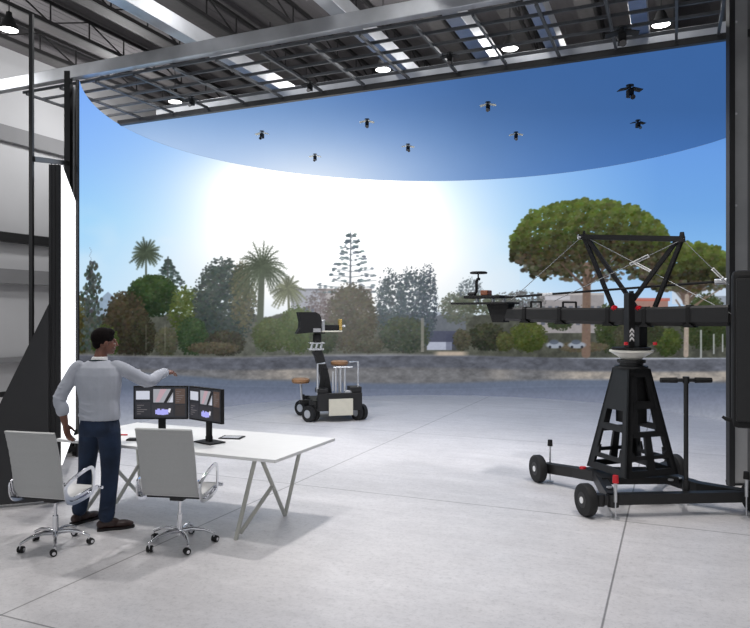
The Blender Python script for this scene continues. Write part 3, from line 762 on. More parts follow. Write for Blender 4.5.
# ================================================================ office chairs
def office_chair():
    t_ = thing('office_chair', '', 'chair', (0,0,0), 0, 'white office chairs at the table')
    # shell: side profile (y forward, z up); seat in front, back behind
    prof = [(.235,.455),(.21,.468),(.10,.466),(-.02,.452),(-.12,.445),(-.18,.46),(-.215,.51),(-.235,.60),(-.255,.72),(-.285,.86),(-.325,1.0),(-.335,1.025)]
    def shell(i0, i1, nm, m_, w_=.245, th=.012, ribs=True):
        P_ = []; 
        for k_ in range(i0, i1):
            a, b_ = Vector((0,)+prof[k_]), Vector((0,)+prof[k_+1]); nseg = 6
            for q_ in range(nseg): P_.append(a.lerp(b_, q_/nseg))
        P_.append(Vector((0,)+prof[i1])); n_ = len(P_); vs = []; fs = []
        for k_, p in enumerate(P_):
            dd = (P_[min(k_+1, n_-1)]-P_[max(k_-1, 0)]).normalized(); nr_ = Vector((0, dd.z, -dd.y))
            rb = .0025 if (ribs and k_ % 3 == 0) else 0
            for x in (-w_, -w_+.01, w_-.01, w_):
                e_ = th*.5 if abs(x) > w_-.005 else th
                vs.append(p+Vector((x,0,0))-nr_*(e_-rb)); 
            for x in (w_, w_-.01, -w_+.01, -w_):
                e_ = th*.5 if abs(x) > w_-.005 else th
                vs.append(p+Vector((x,0,0))+nr_*(e_-rb*0))
        for k_ in range(n_-1): fs += [(k_*8+j, k_*8+(j+1) % 8, (k_+1)*8+(j+1) % 8, (k_+1)*8+j) for j in range(8)]
        fs += [tuple(range(7,-1,-1)), tuple(range((n_-1)*8, n_*8))]
        MB().add(vs, fs).build(nm, m_, t_, 50)
    shell(0, 5, 'seat', CHAIRS); shell(5, 11, 'backrest', CHAIRB)
    for sx in (-1, 1):
        # side rail that carries the sling
        rail = [Vector((sx*.258,)+p) for p in [(.25,.452)]+prof[1:8]]
        MB().tube(rail, .0, sq=(.014,.03)).build('side_rail', CHROME, t_, 40)
        x = sx*.275
        pts_ = []
        loop = [(.10,.445),(.125,.50),(.13,.60),(.11,.655),(.05,.665),(-.08,.635),(-.185,.60),(-.235,.565),(-.235,.49),(-.205,.435),(-.14,.415),(-.02,.42)]
        n_ = len(loop)
        for k_ in range(n_):                              # Catmull-Rom round the armrest loop
            p0, p1, p2, p3 = [Vector(loop[(k_+j) % n_]) for j in (-1,0,1,2)]
            for q_ in range(4):
                t1_ = q_/4; v_ = .5*((2*p1)+(-p0+p2)*t1_+(2*p0-5*p1+4*p2-p3)*t1_**2+(-p0+3*p1-3*p2+p3)*t1_**3)
                pts_.append((x, v_.x, v_.y))
        MB().tube(pts_, 0, sq=(.012,.030), closed=True).build('armrest', CHROME, t_, 40)
        MB().cyl((sx*.25,.24,.455),(sx*.285,.24,.455),.014,n=14).build('end_cap', CHROME, t_, 40)
    MB().beam((-.25,.05,.43),(.25,.05,.43),.05,.015).beam((-.25,-.10,.425),(.25,-.10,.425),.05,.015).bevbox(-.06,.06,-.10,.08,.385,.42,.01).build('tilt_mechanism', BLACKF, t_)
    MB().cyl((0,-.02,.24),(0,-.02,.39),.014,n=16).build('gas_lift', CHROME, t_, 40)
    MB().cyl((0,-.02,.085),(0,-.02,.26),.027,.024,n=18).build('column_sleeve', CHROME, t_, 40)
    MB().cyl((.03,0,.405),(.22,.03,.40),.006,n=8).build('lever', BLACKF, t_)
    for k_ in range(5):
        a = 2*PI*k_/5+.35; cx_, cy_ = math.cos(a), math.sin(a)
        sp = [(.0,-.02,.115),(cx_*.10,cy_*.10-.02,.128),(cx_*.20,cy_*.20-.02,.115),(cx_*.285,cy_*.285-.02,.078)]
        MB().tube(sp, [.022,.018,.014,.011], 10).build('star_leg', CHROME, t_, 50)
        c_ = Vector((cx_*.285, cy_*.285-.02, 0)); a2 = a+.9+k_; sd = Vector((-math.sin(a2), math.cos(a2), 0)); fw = Vector((math.cos(a2), math.sin(a2), 0))*.012
        cs = MB()
        cs.cyl(c_+Vector((0,0,.03)), c_+Vector((0,0,.08)), .007, n=8); ca_ = cs.build('caster_stem', CHROME, t_, 40)
        wl = MB()
        for sg in (-1, 1): wl.cyl(c_+fw+sd*sg*.006+Vector((0,0,.0285)), c_+fw+sd*sg*.024+Vector((0,0,.0285)), .0285, .026, n=20)
        w_o = wl.build('caster_wheel', RUBBER, t_, 40)
        hb = MB()
        for sg in (-1, 1): hb.cyl(c_+fw+sd*sg*.0235+Vector((0,0,.0285)), c_+fw+sd*sg*.027+Vector((0,0,.0285)), .014, n=14)
        hb.build('hub_cap', CHROME, w_o, 40)
    return t_
ch = office_chair()
c1 = gp(57, 545); ch.location = c1; ch.rotation_euler.z = math.radians(-14); ch.scale = (.96,.96,.98)
ch['label'] = 'white office chair on chrome base at the left, in front of the standing person'
ch2 = copy_tree(ch); ch2.location = gp(181, 543.5); ch2.rotation_euler.z = math.radians(-9); ch2.scale = (.99,.99,1.0)
ch2['label'] = 'white office chair on chrome base in front of the monitors'

exec_person = True
# ================================================================ person
PX = -2.49; PY = 6.23
pe = thing('person', 'man in pale shirt and jeans seen from behind, right arm pointing at the LED wall', 'person', (PX, PY, 0), 0)
V = Vector
def sphere_chain(mb, pts, n=16):
    """tapered limb through (point, radius) pairs with rounded ends"""
    P_ = [V(p) for p, r in pts]; R_ = [r for p, r in pts]
    PP = []; RR = []
    m = len(P_)
    for i in range(m-1):
        p0, p1, p2, p3 = P_[max(i-1,0)], P_[i], P_[i+1], P_[min(i+2,m-1)]
        for q in range(5):
            t_ = q/5; PP.append(.5*((2*p1)+(-p0+p2)*t_+(2*p0-5*p1+4*p2-p3)*t_**2+(-p0+3*p1-3*p2+p3)*t_**3)); RR.append(R_[i]*(1-t_)+R_[i+1]*t_)
    PP.append(P_[-1]); RR.append(R_[-1])
    d0 = (PP[0]-PP[1]).normalized(); d1 = (PP[-1]-PP[-2]).normalized()
    PP = [PP[0]+d0*RR[0]*.8, PP[0]+d0*RR[0]*.5]+PP+[PP[-1]+d1*RR[-1]*.5, PP[-1]+d1*RR[-1]*.8]
    RR = [RR[0]*.55, RR[0]*.85]+RR+[RR[-1]*.85, RR[-1]*.55]
    mb.tube(PP, RR, n); return mb
# joints, metres from the point between the feet; x right, y away from the camera
hipL, hipR = V((-.085,.02,.93)), V((.10,-.02,.93))
kneeL, kneeR = V((-.17,.13,.50)), V((.085,.03,.50))
ankL, ankR = V((-.265,.20,.10)), V((.065,.0,.10))
shL, shR = V((-.215,-.02,1.475)), V((.19,.0,1.475))
elL, elR = V((-.335,-.04,1.20)), V((.37,.20,1.335))
wrL, wrR = V((-.285,-.05,.965)), V((.46,.43,1.385))
yaw = math.radians(-12)
torso = [((0,.0,.88),.165,.115,yaw),((.01,.0,.96),.178,.122,yaw),((.005,.0,1.06),.165,.112,yaw),((0,.0,1.18),.172,.112,yaw),((-.005,.0,1.30),.195,.122,yaw),((-.01,.0,1.40),.205,.118,yaw),((-.01,.0,1.47),.185,.10,yaw),((-.01,.01,1.515),.11,.075,yaw)]
hy = math.radians(-58); HCN = V((.03,.045,1.69)); hf = V((math.sin(-hy), math.cos(hy), 0)); hr_ = V((hf.y, -hf.x, 0))
HM = Matrix(((hr_.x, hf.x, 0), (hr_.y, hf.y, 0), (0, 0, 1)))
def hp(x, y, z): return HCN + HM @ V((x, y, z))
body = MB()
body.loft([(c, rx-.012, ry-.012, y_) for c, rx, ry, y_ in torso])
sphere_chain(body, [((-.01,.01,1.49),.062),((.0,.02,1.55),.056),((.015,.03,1.62),.054),((.03,.04,1.66),.05)])
body.ball(hp(0,-.012,.035), .078, .095, .095, HM)          # skull
body.ball(hp(0,.032,-.035), .058, .062, .075, HM)         # face
body.ball(hp(0,.060,-.082), .03, .028, .026, HM)          # chin
body.ball(hp(0,.098,-.012), .012, .018, .026, HM); body.ball(hp(0,.110,-.026), .015, .012, .011, HM)  # nose
body.ball(hp(0,.090,-.056), .022, .010, .011, HM)         # lips
body.ball(hp(0,.088,.022), .042, .012, .010, HM)          # brow
for sx in (-1, 1):
    body.ball(hp(sx*.077,-.004,-.008), .011, .020, .032, HM)   # ears
    body.ball(hp(sx*.03,.080,-.025), .018, .016, .016, HM)
sphere_chain(body, [(shL+V((.035,0,-.02)),.036),(elL,.038),((elL+wrL)/2,.038),(wrL,.027)]); sphere_chain(body, [(shR+V((-.035,0,-.02)),.036),(elR,.038),((elR+wrR)/2,.038),(wrR,.027)])
sphere_chain(body, [(hipL,.08),(kneeL,.052),(ankL,.038)]); sphere_chain(body, [(hipR,.08),(kneeR,.052),(ankR,.038)])
def hand(mb, w_, d, up, side, curl, point):
    """palm at wrist w_, fingers along d, back of the hand towards up, thumb to side"""
    d = d.normalized(); side = (side-d*side.dot(d)).normalized(); up = d.cross(side)*(1 if d.cross(side).dot(up) > 0 else -1)
    for o_ in (-.028,-.009,.010,.028): sphere_chain(mb, [(w_+side*o_*.55,.017),(w_+d*.05+side*o_*.9,.016),(w_+d*.095+side*o_,.012)], 10)
    for i_, (o_, L_) in enumerate(((.031,.076),(.0105,.086),(-.0105,.080),(-.031,.062))):
        b0 = w_+d*.095+side*o_; c_ = curl*(.25 if (point and i_ == 0) else 1.0)
        p_ = b0; a_ = .15*c_; pp = [(p_, .0098)]
        for s_ in (.42,.33,.25):
            a_ += c_*.55; p_ = p_+(d*math.cos(a_)-up*math.sin(a_)+side*o_*1.8)*L_*s_; pp.append((p_, .0096-.0014*len(pp)*.6))
        sphere_chain(mb, pp, 8)
    t0_ = w_+d*.028+side*.03-up*.004
    sphere_chain(mb, [(t0_,.014),(t0_+d*.028+side*.026-up*.012,.012),(t0_+d*.058+side*.034-up*.026,.0095)], 8)
hand(body, wrL, V((.22,.05,-1)), V((-1,-.2,0)), V((.1,1,.1)), .45, False)
hand(body, wrR, V((.42,.9,-.02)), V((0,0,1)), V((-.4,.8,.2)), .5, True)
# feet under the shoes
for a_, yw in ((ankL, -30), (ankR, -68)):
    f_ = V((math.sin(math.radians(-yw)), math.cos(math.radians(yw)), 0)); sphere_chain(body, [(a_,.036),(a_+V((0,0,-.045))+f_*.04,.034),(a_+V((0,0,-.062))+f_*.14,.024)], 12)
body.build('body', SKIN, pe, remesh=(.0052, 2))
for sx in (-1, 1):
    ey = MB().ball(hp(sx*.03,.0815,-.010), .010, .010, .006, HM).build('eye', mat('eye_white', rgb(150,140,135), .4, noise=.05), pe, 180)
# hair: short cap
hair = MB()
hair.ball(hp(0,-.018,.050), .087, .103, .092, HM); hair.ball(hp(0,-.065,.0), .066, .042, .060, HM); hair.ball(hp(0,.035,.088), .066, .055, .044, HM); hair.ball(hp(.072,-.018,.022), .014, .03, .035, HM); hair.ball(hp(-.072,-.018,.022), .014, .03, .035, HM)
hair.build('hair', HAIR, pe, remesh=(.006, 3))
sh = MB()
sh.loft([((.005,.0,1.0),.184,.130,yaw)]+[((c[0], c[1], c[2]), rx+.012+(.010 if c[2] < 1.1 else 0), ry+.014, y_) for c, rx, ry, y_ in torso[2:7]]+[((-.01,.01,1.53),.095,.075,yaw)])
sphere_chain(sh, [(shL+V((.04,0,0)),.060),(shL+V((.0,0,-.05)),.063),(elL,.057),(elL*.62+wrL*.38,.053)]); sphere_chain(sh, [(shR+V((-.04,0,0)),.060),(shR+V((.03,.02,-.03)),.062),(elR+V((0,0,-.010)),.060),(elR*.35+wrR*.65,.050),(elR*.15+wrR*.85,.045)])
for z, q in ((1.10,.006),(1.03,.010),(1.16,.004)): sh.tube([(.17*math.cos(t_*2*PI/24)*1.0, .118*math.sin(t_*2*PI/24), z+.02*math.sin(t_*2*PI/24*3+z*9)) for t_ in range(24)], q+.006, 8, closed=True)
for k in range(4):                                         # sleeve folds
    c_ = elL.lerp(shL, k*.16); sh.ball(c_, .066-.002*k, .064, .014, Matrix.Rotation(.3*(-1)**k, 3, 'Y')); 
    c_ = elR.lerp(shR, k*.2)+V((0,0,-.01)); sh.ball(c_, .016, .055, .068, Matrix.Rotation(.4*(-1)**k, 3, 'Y'))
shirt = sh.build('shirt', SHIRT, pe, remesh=(.007, 3))
cl_ = MB(); cl_.loft([((-.01,.01,1.50),.082,.072,yaw),((-.005,.012,1.53),.072,.066,yaw),((.0,.016,1.555),.066,.062,yaw),((.0,.018,1.565),.064,.060,yaw)]); cl_.build('collar', WHITEM, pe, remesh=(.006, 2))
lan = MB(); lan.tube([(-.01+.078*math.cos(t_*2*PI/28), .008+.072*math.sin(t_*2*PI/28), 1.523+.012*math.sin(t_*2*PI/28)*-1) for t_ in range(28)], .007, 8, closed=True); lan.build('lanyard', mat('lanyard_fabric', rgb(40,52,56), .8, noise=.1), pe, 180)
for a_, b_, k_ in ((elL, wrL, .46), (elR, wrR, .93)):
    c0 = a_.lerp(b_, k_-.10); c1_ = a_.lerp(b_, k_+.05); r_ = .058 if k_ < .5 else .047
    cf = MB(); sphere_chain(cf, [(c0, r_), (c1_, r_-.001)], 20); cf.build('rolled_cuff', SHIRT, pe, remesh=(.007, 2))
je = MB()
je.loft([((.0,.0,.86),.172,.130,yaw),((.005,.0,.92),.182,.138,yaw),((.005,.0,1.03),.168,.118,yaw)])
sphere_chain(je, [(hipL+V((0,0,-.03)),.103),(V((-.125,.07,.72)),.088),(kneeL,.073),(V((-.22,.17,.28)),.067),(ankL+V((0,0,.03)),.066)], 20)
sphere_chain(je, [(hipR+V((-.01,0,-.03)),.106),(V((.095,.01,.72)),.094),(kneeR,.077),(V((.075,.015,.28)),.070),(ankR+V((0,0,.03)),.070)], 20)
for a_, z_ in ((ankL, .16), (ankL, .20), (ankR, .155), (ankR, .205), (kneeR, .50), (kneeL, .50), (kneeR, .55)):
    r_ = .074 if z_ < .3 else .079; je.ball((a_.x+(.004 if z_ < .3 else 0), a_.y, z_), r_, r_, .012, Matrix.Rotation(random.uniform(-.35,.35), 3, 'Y'))
je.build('jeans', JEANS, pe, remesh=(.007, 3))
for a_, yw in ((ankL, -30), (ankR, -68)):
    f_ = V((math.sin(math.radians(-yw)), math.cos(math.radians(yw)), 0)); sd = V((f_.y, -f_.x, 0)); b0 = V((a_.x, a_.y, 0))
    FM = Matrix(((sd.x, f_.x, 0), (sd.y, f_.y, 0), (0,0,1)))
    s_ = MB(); s_.ball(b0-f_*.035+V((0,0,.055)), .040,.052,.045,FM); s_.ball(b0+f_*.04+V((0,0,.060)), .043,.08,.048,FM); s_.ball(b0+f_*.13+V((0,0,.046)), .048,.085,.034,FM); s_.ball(b0+f_*.18+V((0,0,.040)), .042,.055,.026,FM)
    sh_o = s_.build('shoe', SHOE, pe, remesh=(.006, 3))
    so = MB(); out_ = [(-.035,-.08),(.035,-.08),(.041,-.03),(.038,.03),(.049,.11),(.045,.18),(.025,.232),(0,.243),(-.025,.232),(-.045,.18),(-.047,.11),(-.036,.03),(-.041,-.03)]
    so.prism(out_, .022, Matrix.Translation(b0+V((0,0,.011))) @ FM.to_4x4()); so.build('sole', SOLE, sh_o, 40)

# ================================================================ camera crane
cr = thing('camera_crane', 'tall black camera crane with long boom on a four-wheeled base', 'crane', (2.73, 7.35, 0), 0)
O = V((2.73, 7.35, 0))
def rel(px, py, Y): return V(((px-375)/F*Y, Y, HC-(py-314)/F*Y))-O
wh = [gp(538,482)-O, gp(586,516)-O, gp(675,481)-O, V((3.72,6.75,0))-O]
for i, wp in enumerate(wh):
    ax = V((.93,.22,0)).normalized() if i != 3 else V((.93,.22,0)).normalized()
    c_ = wp+V((0,0,.157)); sx = -1 if i in (0,1) else 1
    w_o = MB(); w_o.cyl(c_-ax*.04, c_+ax*.04, .135, n=36); 
    Mw = Matrix((( -ax.y, 0, ax.x), (ax.x, 0, ax.y), (0, 1, 0)))
    w_o.lathe([(.135,-.045),(.150,-.042),(.157,-.03),(.157,.03),(.150,.042),(.135,.045)], 36, c_, Mw)
    w_ = w_o.build('wheel', RUBBER, cr, 40)
    MB().cyl(c_-ax*.052, c_+ax*.052, .032, n=18).build('hub_cap', WHITEM, w_, 40)
    MB().cyl(c_-ax*.047, c_+ax*.047, .075, n=24).build('rim', BLACK, w_, 40)
def lv(a, z=.17): return V((a.x, a.y, z))
left_f, left_n, right_f, right_n = wh
inn_ = V((-.30,.05,.20)); 
rot = Matrix.Rotation(math.radians(19), 3, 'Z')
def PR(x, y, z=0): return rot @ V((x, y, 0))+V((0,0,z))
fr = MB()
mid_l = V((-.42,.0,.20)); mid_r = V((.45,.0,.2))
fr.tube([lv(left_f)+V((.08,0,0)), V((-.50,.34,.19)), V((-.34,.05,.21)), V((-.40,-.35,.19)), lv(left_n)+V((.24,-.02,0))], 0, sq=(.10,.11))
fr.tube([lv(right_f)+V((-.08,0,0)), V((.40,.32,.2)), V((.36,.05,.21)), V((.55,-.35,.19)), lv(right_n)+V((-.08,.02,0))], 0, sq=(.10,.11))
fr.beam(lv(left_n)+V((.20,-.02,-.0)), lv(right_n)+V((-.06,0,.0)), .09, .10)
fr.beam(lv(left_f,.17), lv(left_f,.17)+V((.16,0,0)), .05, .07); fr.beam(lv(left_n,.16), lv(left_n,.16)+V((.26,-.02,0)), .07, .09)
fr.beam(V((-.40,.0,.23)), V((.40,.02,.23)), .5, .07)
fr.build('base_frame', BLACK, cr)
fb = MB(); fb.cyl(lv(left_n,.10)+V((.25,-.03,0)), lv(left_n,.22)+V((.25,-.03,0)), .055, n=20); fb.cyl(lv(left_n,.11)+V((.12,-.03,0)), lv(left_n,.22)+V((.12,-.03,0)), .05, n=20); fb.build('swivel_joint', BLACK, cr, 40)
# levelling jacks
def jack(p, z0, z1, knob, sil=True):
    j = MB().cyl(V((p.x,p.y,z0)), V((p.x,p.y,z1)), .016 if sil else .010, n=14).cyl(V((p.x,p.y,.0)), V((p.x,p.y,z0)), .007, n=12).cyl(V((p.x,p.y,.0)), V((p.x,p.y,.012)), .04, n=16).build('levelling_jack', ALU, cr, 40)
    MB().cyl(V((p.x,p.y,z1)), V((p.x,p.y,z1+.07)), .030, .026, n=14).build('knob', knob, j, 40)
jack(lv(left_f)+V((.14,-.0,0)), .20, .42, BLACKM, False); jack(lv(left_n)+V((.25,-.10,0)), .16, .345, RED); jack(V((3.58,6.75,0))-O+V((0,-.1,0)), .19, .36, BLACKM); 
MB().cyl(V((-.45,.22,.245)), V((-.45,.22,.275)), .035, n=14).build('knob', RED, cr, 40)
for p in (V((-.43,-.58,.245)), V((.30,-.28,.245)), V((.42,-.20,.245))): MB().cyl(p, p+V((0,0,.012)), .028, n=14).build('bolt_cover', ALU, cr, 40)
# pedestal: tapered plate tower with cut-outs, four faces
B_, T_, zb_, zt2 = .325, .135, .29, 1.375
ped = MB()
def tower_face(k, rows):
    R_ = Matrix.Rotation(math.radians(19)+k*PI/2, 3, 'Z')
    def pt(x, h_, off):       # x in -1..1 across, h_ 0..1 up
        hw = B_+(T_-B_)*h_; return R_ @ V((x*hw, -(hw-off), 0))+V((0,0,zb_+(zt2-zb_)*h_))
    for x0, x1, h0, h1 in rows:
        vs = [pt(x0[0],h0,0), pt(x1[0],h0,0), pt(x1[1],h1,0), pt(x0[1],h1,0), pt(x0[0],h0,.03), pt(x1[0],h0,.03), pt(x1[1],h1,.03), pt(x0[1],h1,.03)]
        ped.add(vs, [(0,1,2,3),(7,6,5,4),(0,4,5,1),(1,5,6,2),(2,6,7,3),(3,7,4,0)])
def q(a, b_): return (a, b_)
rows = [(q(-1,-1),q(-.80,-.52),0,1),(q(.80,.52),q(1,1),0,1),
        (q(-.81,-.81),q(.81,.81),0,.06),(q(-.81,-.54),q(.81,.54),.92,1),(q(-.66,-.64),q(.66,.64),.62,.69),(q(-.74,-.72),q(.74,.72),.36,.41),
        (q(-.15,-.15),q(.15,.15),.06,.37),(q(-.80,-.80),q(.80,.80),.155,.19),
        (q(-.74,-.68),q(-.48,-.44),.40,.63),(q(.48,.44),q(.74,.68),.40,.63),(q(-.66,-.56),q(-.42,-.38),.68,.93),(q(.42,.38),q(.66,.56),.68,.93),
        (q(-.80,-.80),q(-.60,-.76),.19,.23),(q(.60,.76),q(.80,.80),.19,.23)]
ped.box(-.11,.11,-.11,.11,.80,1.36,rot.to_4x4())
rows2 = [(q(-1,-1),q(-.70,-.45),0,1),(q(.70,.45),q(1,1),0,1),(q(-.71,-.71),q(.71,.71),0,.06),(q(-.71,-.70),q(.71,.70),.12,.16),
         (q(-.68,-.64),q(.68,.64),.40,.46),(q(-.62,-.52),q(.62,.52),.60,1),(q(-.71,-.60),q(-.55,-.60),.16,.24),(q(.55,.60),q(.71,.60),.16,.24)]
for k in range(4): tower_face(k, rows if k % 2 == 0 else rows2)
for k in range(4):      # diagonal gussets in window corners
    R_ = Matrix.Rotation(math.radians(19)+k*PI/2, 3, 'Z')
ped.lathe([(.16,1.375),(.17,1.375),(.17,1.40),(.12,1.405),(.12,1.43),(.145,1.435),(.145,1.465),(.10,1.47)], 32)
ped.build('pedestal', BLACK, cr)
MB().lathe([(.09,1.47),(.10,1.47),(.14,1.50),(.215,1.545),(.225,1.548),(.225,1.568),(.05,1.57)], 40).build('turntable', CREAM, cr, 30)
MB().lathe([(.05,1.57),(.20,1.57),(.20,1.595),(.05,1.597)], 40).build('swivel_plate', BLACKM, cr, 30)
# uprights
up = MB(); up.bevbox(-.115,-.035,-.10,-.02,1.597,2.17,.006,rot.to_4x4()); up.bevbox(.06,.17,-.05,.06,1.597,1.92,.01,rot.to_4x4()); up.build('upright', BLACK, cr)
MB().bevbox(.065,.10,.08,.12,1.597,2.2,.004,rot.to_4x4()).build('upright', BLACK, cr)
chv = MB()                                                # white chevrons on the upright
for k in range(3):
    z0 = 1.66+k*.045
    for sg in (-1, 1):
        a_ = V((-.075+sg*.028, -.1015, z0)); b_ = V((-.075, -.1015, z0+.03)); c_ = V((-.075, -.1015, z0+.055)); d_ = V((-.075+sg*.028, -.1015, z0+.025))
        A_ = [rot @ p for p in (a_, b_, c_, d_)]; off = rot @ V((0,.002,0)); chv.add(A_+[p+off for p in A_], [(0,1,2,3),(7,6,5,4),(0,4,5,1),(1,5,6,2),(2,6,7,3),(3,7,4,0)])
chv.build('chevron_mark', WHITEM, cr)
# boom
Yl, Yr = 8.35, 6.75
bl = rel(497, 314, Yl); bc = V((0,0,1.92)); br = rel(729, 315.5, Yr)
def boomseg(a, b_, h0, h1, w_):
    mb_ = MB(); d_ = (b_-a).normalized(); s2 = V((-d_.y, d_.x, 0)).normalized(); vs = []
    for p, hh in ((a, h0), (b_, h1)):
        for x, y in ((-w_/2,-hh*.30),(-w_*.3,-hh/2),(w_*.3,-hh/2),(w_/2,-hh*.30),(w_/2,hh*.38),(w_*.4,hh/2),(-w_*.4,hh/2),(-w_/2,hh*.38)): vs.append(p+s2*x+V((0,0,y)))
    mb_.add(vs, [tuple(range(7,-1,-1)), tuple(range(8,16))]+[(i, (i+1) % 8, 8+(i+1) % 8, 8+i) for i in range(8)])
    return mb_
def along(px):                                       # point on boom axis seen at picture column px
    if px < 632:
        A_, B2 = bl+O, bc+O
    else: A_, B2 = bc+O, br+O
    r = (px-375)/F; t_ = (A_.x-r*A_.y)/((r*(B2.y-A_.y))-(B2.x-A_.x)); p = A_+(B2-A_)*t_; return p-O
cols_ = [497, 527, 562, 610, 646, 690, 731]
hs = [.15,.165,.175,.18,.19,.205,.21]
for i in range(len(cols_)-1):
    a, b_ = along(cols_[i]), along(cols_[i+1]); d_ = (b_-a).normalized()*.008
    boomseg(a+d_, b_-d_, hs[i], hs[i+1], .16).build('boom_section', mat('boom_black', rgb(25,25,26), .5, noise=.2), cr)
for i in range(1, len(cols_)-1):
    a = along(cols_[i]); d_ = (br-bl).normalized(); hh = hs[i]
    boomseg(a-d_*.02, a+d_*.02, hh+.02, hh+.02, .185).build('joint_bracket', BLACKM, cr)
    s2 = V((-d_.y, d_.x, 0)); MB().prism([(-.06,0),(.06,0),(0,.05)], .19, Matrix(((d_.x,0,s2.x,a.x),(d_.y,0,s2.y,a.y),(d_.z,1,0,a.z-hh/2-.012),(0,0,0,1)))).build('joint_gusset', BLACKM, cr)
for px_ in (609, 633): 
    a = along(px_)+V((0,0,.085)); f_ = V((.30,-.95,0))
    MB().cyl(a+f_*.08, a+f_*.11, .035, n=8).cyl(a+f_*.11, a+f_*.125, .018, n=8).build('knob', RED, cr)
for px_, dy in ((626,0),(655,0)): MB().cyl(rel(px_,345,7.14), rel(px_,345,7.14)+V((0,0,.03)), .022, n=12).build('knob', RED, cr, 40)
# A-frame above the boom
tl = rel(584,237,7.75); tr = rel(682,239,6.95)
st_ = MB()
dr_ = (tr-tl).normalized(); s2 = V((-dr_.y, dr_.x, 0)).normalized()
for a, b_ in ((tl, along(613)+V((0,0,.1))), (tl+dr_*.03, along(636)+V((0,0,.1))), (tr-dr_*.04, along(629)+V((0,0,.12))), (tr, along(655)+V((0,0,.1)))):
    MB().beam(a-s2*.0, b_, .036, .04).build('strut', BLACKM, cr)
MB().beam(tl-dr_*.05, tr+dr_*.02, .055, .055).build('top_bar', BLACKM, cr)
MB().cyl(tl-V((0,0,.03)), tl+V((0,0,.07)), .025, .012, n=10).build('end_peak', BLACKM, cr); MB().cyl(tr-V((0,0,.03)), tr+V((0,0,.07)), .035, .02, n=10).build('end_peak', BLACKM, cr)
MB().cyl(tl-dr_*.07, tl-dr_*.02, .03, n=10).build('eye_bolt', ALU, cr)
def cable(a, b_, tb=None, n_=None):
    MB().cyl(a, b_, .0042, n=6).build('guy_cable', mat('steel_cable', rgb(150,152,154), .4, .6, noise=.05), cr)
    if tb:
        p0 = a.lerp(b_, tb[0]); p1 = a.lerp(b_, tb[1]); d2 = (p1-p0).normalized(); u_ = d2.cross(V((.3,-.95,0))).normalized()
        mb_ = MB()
        for sg in (-1, 1): mb_.cyl(p0+u_*sg*.013, p1+u_*sg*.013, .005, n=6)
        mb_.cyl(p0-u_*.018, p0+u_*.018, .007, n=6).cyl(p1-u_*.018, p1+u_*.018, .007, n=6); mb_.build('turnbuckle', WHITEM, cr)
ff = V((.02,-.10,0))
cable(tl+V((-.03,0,0)), along(497)+V((0,0,.05))+ff); cable(tl+ff*.3, along(727)+V((0,0,0))+ff, (.36,.47)); cable(tr+ff*.3, along(552)+V((0,0,.16))+ff*.5, (.25,.38)); cable(tr+V((.0,0,.0)), br+V((-.0,0,.30)), (.66,.86))
# levelling rod above boom
rA, rB = rel(505,297.5,8.25)+V((0,0,0)), rel(727,281,6.78)
MB().cyl(rA, rB, .013, n=10).build('levelling_rod', BLACKM, cr); 
MB().cyl(rA.lerp(rB,.955), rB, .030, n=12).build('rod_end', ALU, cr)
MB().cyl(rA.lerp(rB,.20), rA.lerp(rB,.25), .017, n=10).build('rod_sleeve', WHITEM, cr)
for px_ in (531, 541, 563, 576):
    a = along(px_); b_ = rA.lerp(rB, (px_-505)/222*1.12); MB().beam(a+V((0,0,.08)), V((a.x,a.y,a.z+.155)), .02, .02).build('rod_bracket', BLACKM, cr)
for p0_, p1_ in ((531,541),(563,576)): MB().beam(along(p0_)+V((0,0,.15)), along(p1_)+V((0,0,.15)), .02, .02).build('rod_bracket', BLACKM, cr)
# boom tip platform
hd = MB(); 
e = bl+V((0,0,0)); xx_ = (bl-br); xx_.z = 0; xx_.normalize(); ss = V((-xx_.y, xx_.x, 0))
HMx = Matrix(((xx_.x, ss.x, 0, e.x), (xx_.y, ss.y, 0, e.y), (0, 0, 1, e.z), (0,0,0,1)))
MB().bevbox(-.22,.56,-.16,.16,.118,.142,.006,HMx).build('platform', BLACKM, cr)
MB().bevbox(-.10,.40,-.12,.12,.19,.225,.006,HMx).build('upper_platform', BLACKM, cr)
mb = MB()
for x in (-.05,.10,.32): mb.cyl(HMx @ V((x,-.08,.14)), HMx @ V((x,-.08,.20)), .02, n=10)
mb.build('spacer', ALU, cr, 40)
MB().add([HMx @ V(p) for p in [(-.12,-.08,-.10),(.02,-.08,-.10),(.10,-.08,.118),(-.2,-.08,.118),(-.12,.08,-.10),(.02,.08,-.10),(.10,.08,.118),(-.2,.08,.118)]], [(0,1,2,3),(7,6,5,4),(0,4,5,1),(1,5,6,2),(2,6,7,3),(3,7,4,0)]).build('tip_bracket', BLACKM, cr)
MB().cyl(HMx @ V((.0,-.09,-.02)), HMx @ V((.0,-.12,-.02)), .025, n=12).build('bolt_head', WHITEM, cr, 40)
MB().cyl(HMx @ V((.06,-.09,-.05)), HMx @ V((.06,-.11,-.05)), .022, n=10).build('knob', RED, cr, 40)
MB().bevbox(.10,.20,-.06,.06,.228,.29,.012,HMx).build('control_box', ORANGE, cr)
MB().tube([HMx @ V(p) for p in ((.40,0,.25),(.30,0,.25),(.285,0,.28),(.285,0,.40),(.27,0,.43),(.24,0,.43))], .018, 12).cyl(HMx @ V((.26,0,.43)), HMx @ V((.26,0,.50)), .010, n=10).cyl(HMx @ V((.38,0,.245)), HMx @ V((.30,0,.245)), .028, n=12).cyl(HMx @ V((.36,0,.225)), HMx @ V((.36,0,.25)), .03, n=12).build('seat_arm', BLACKM, cr, 40)
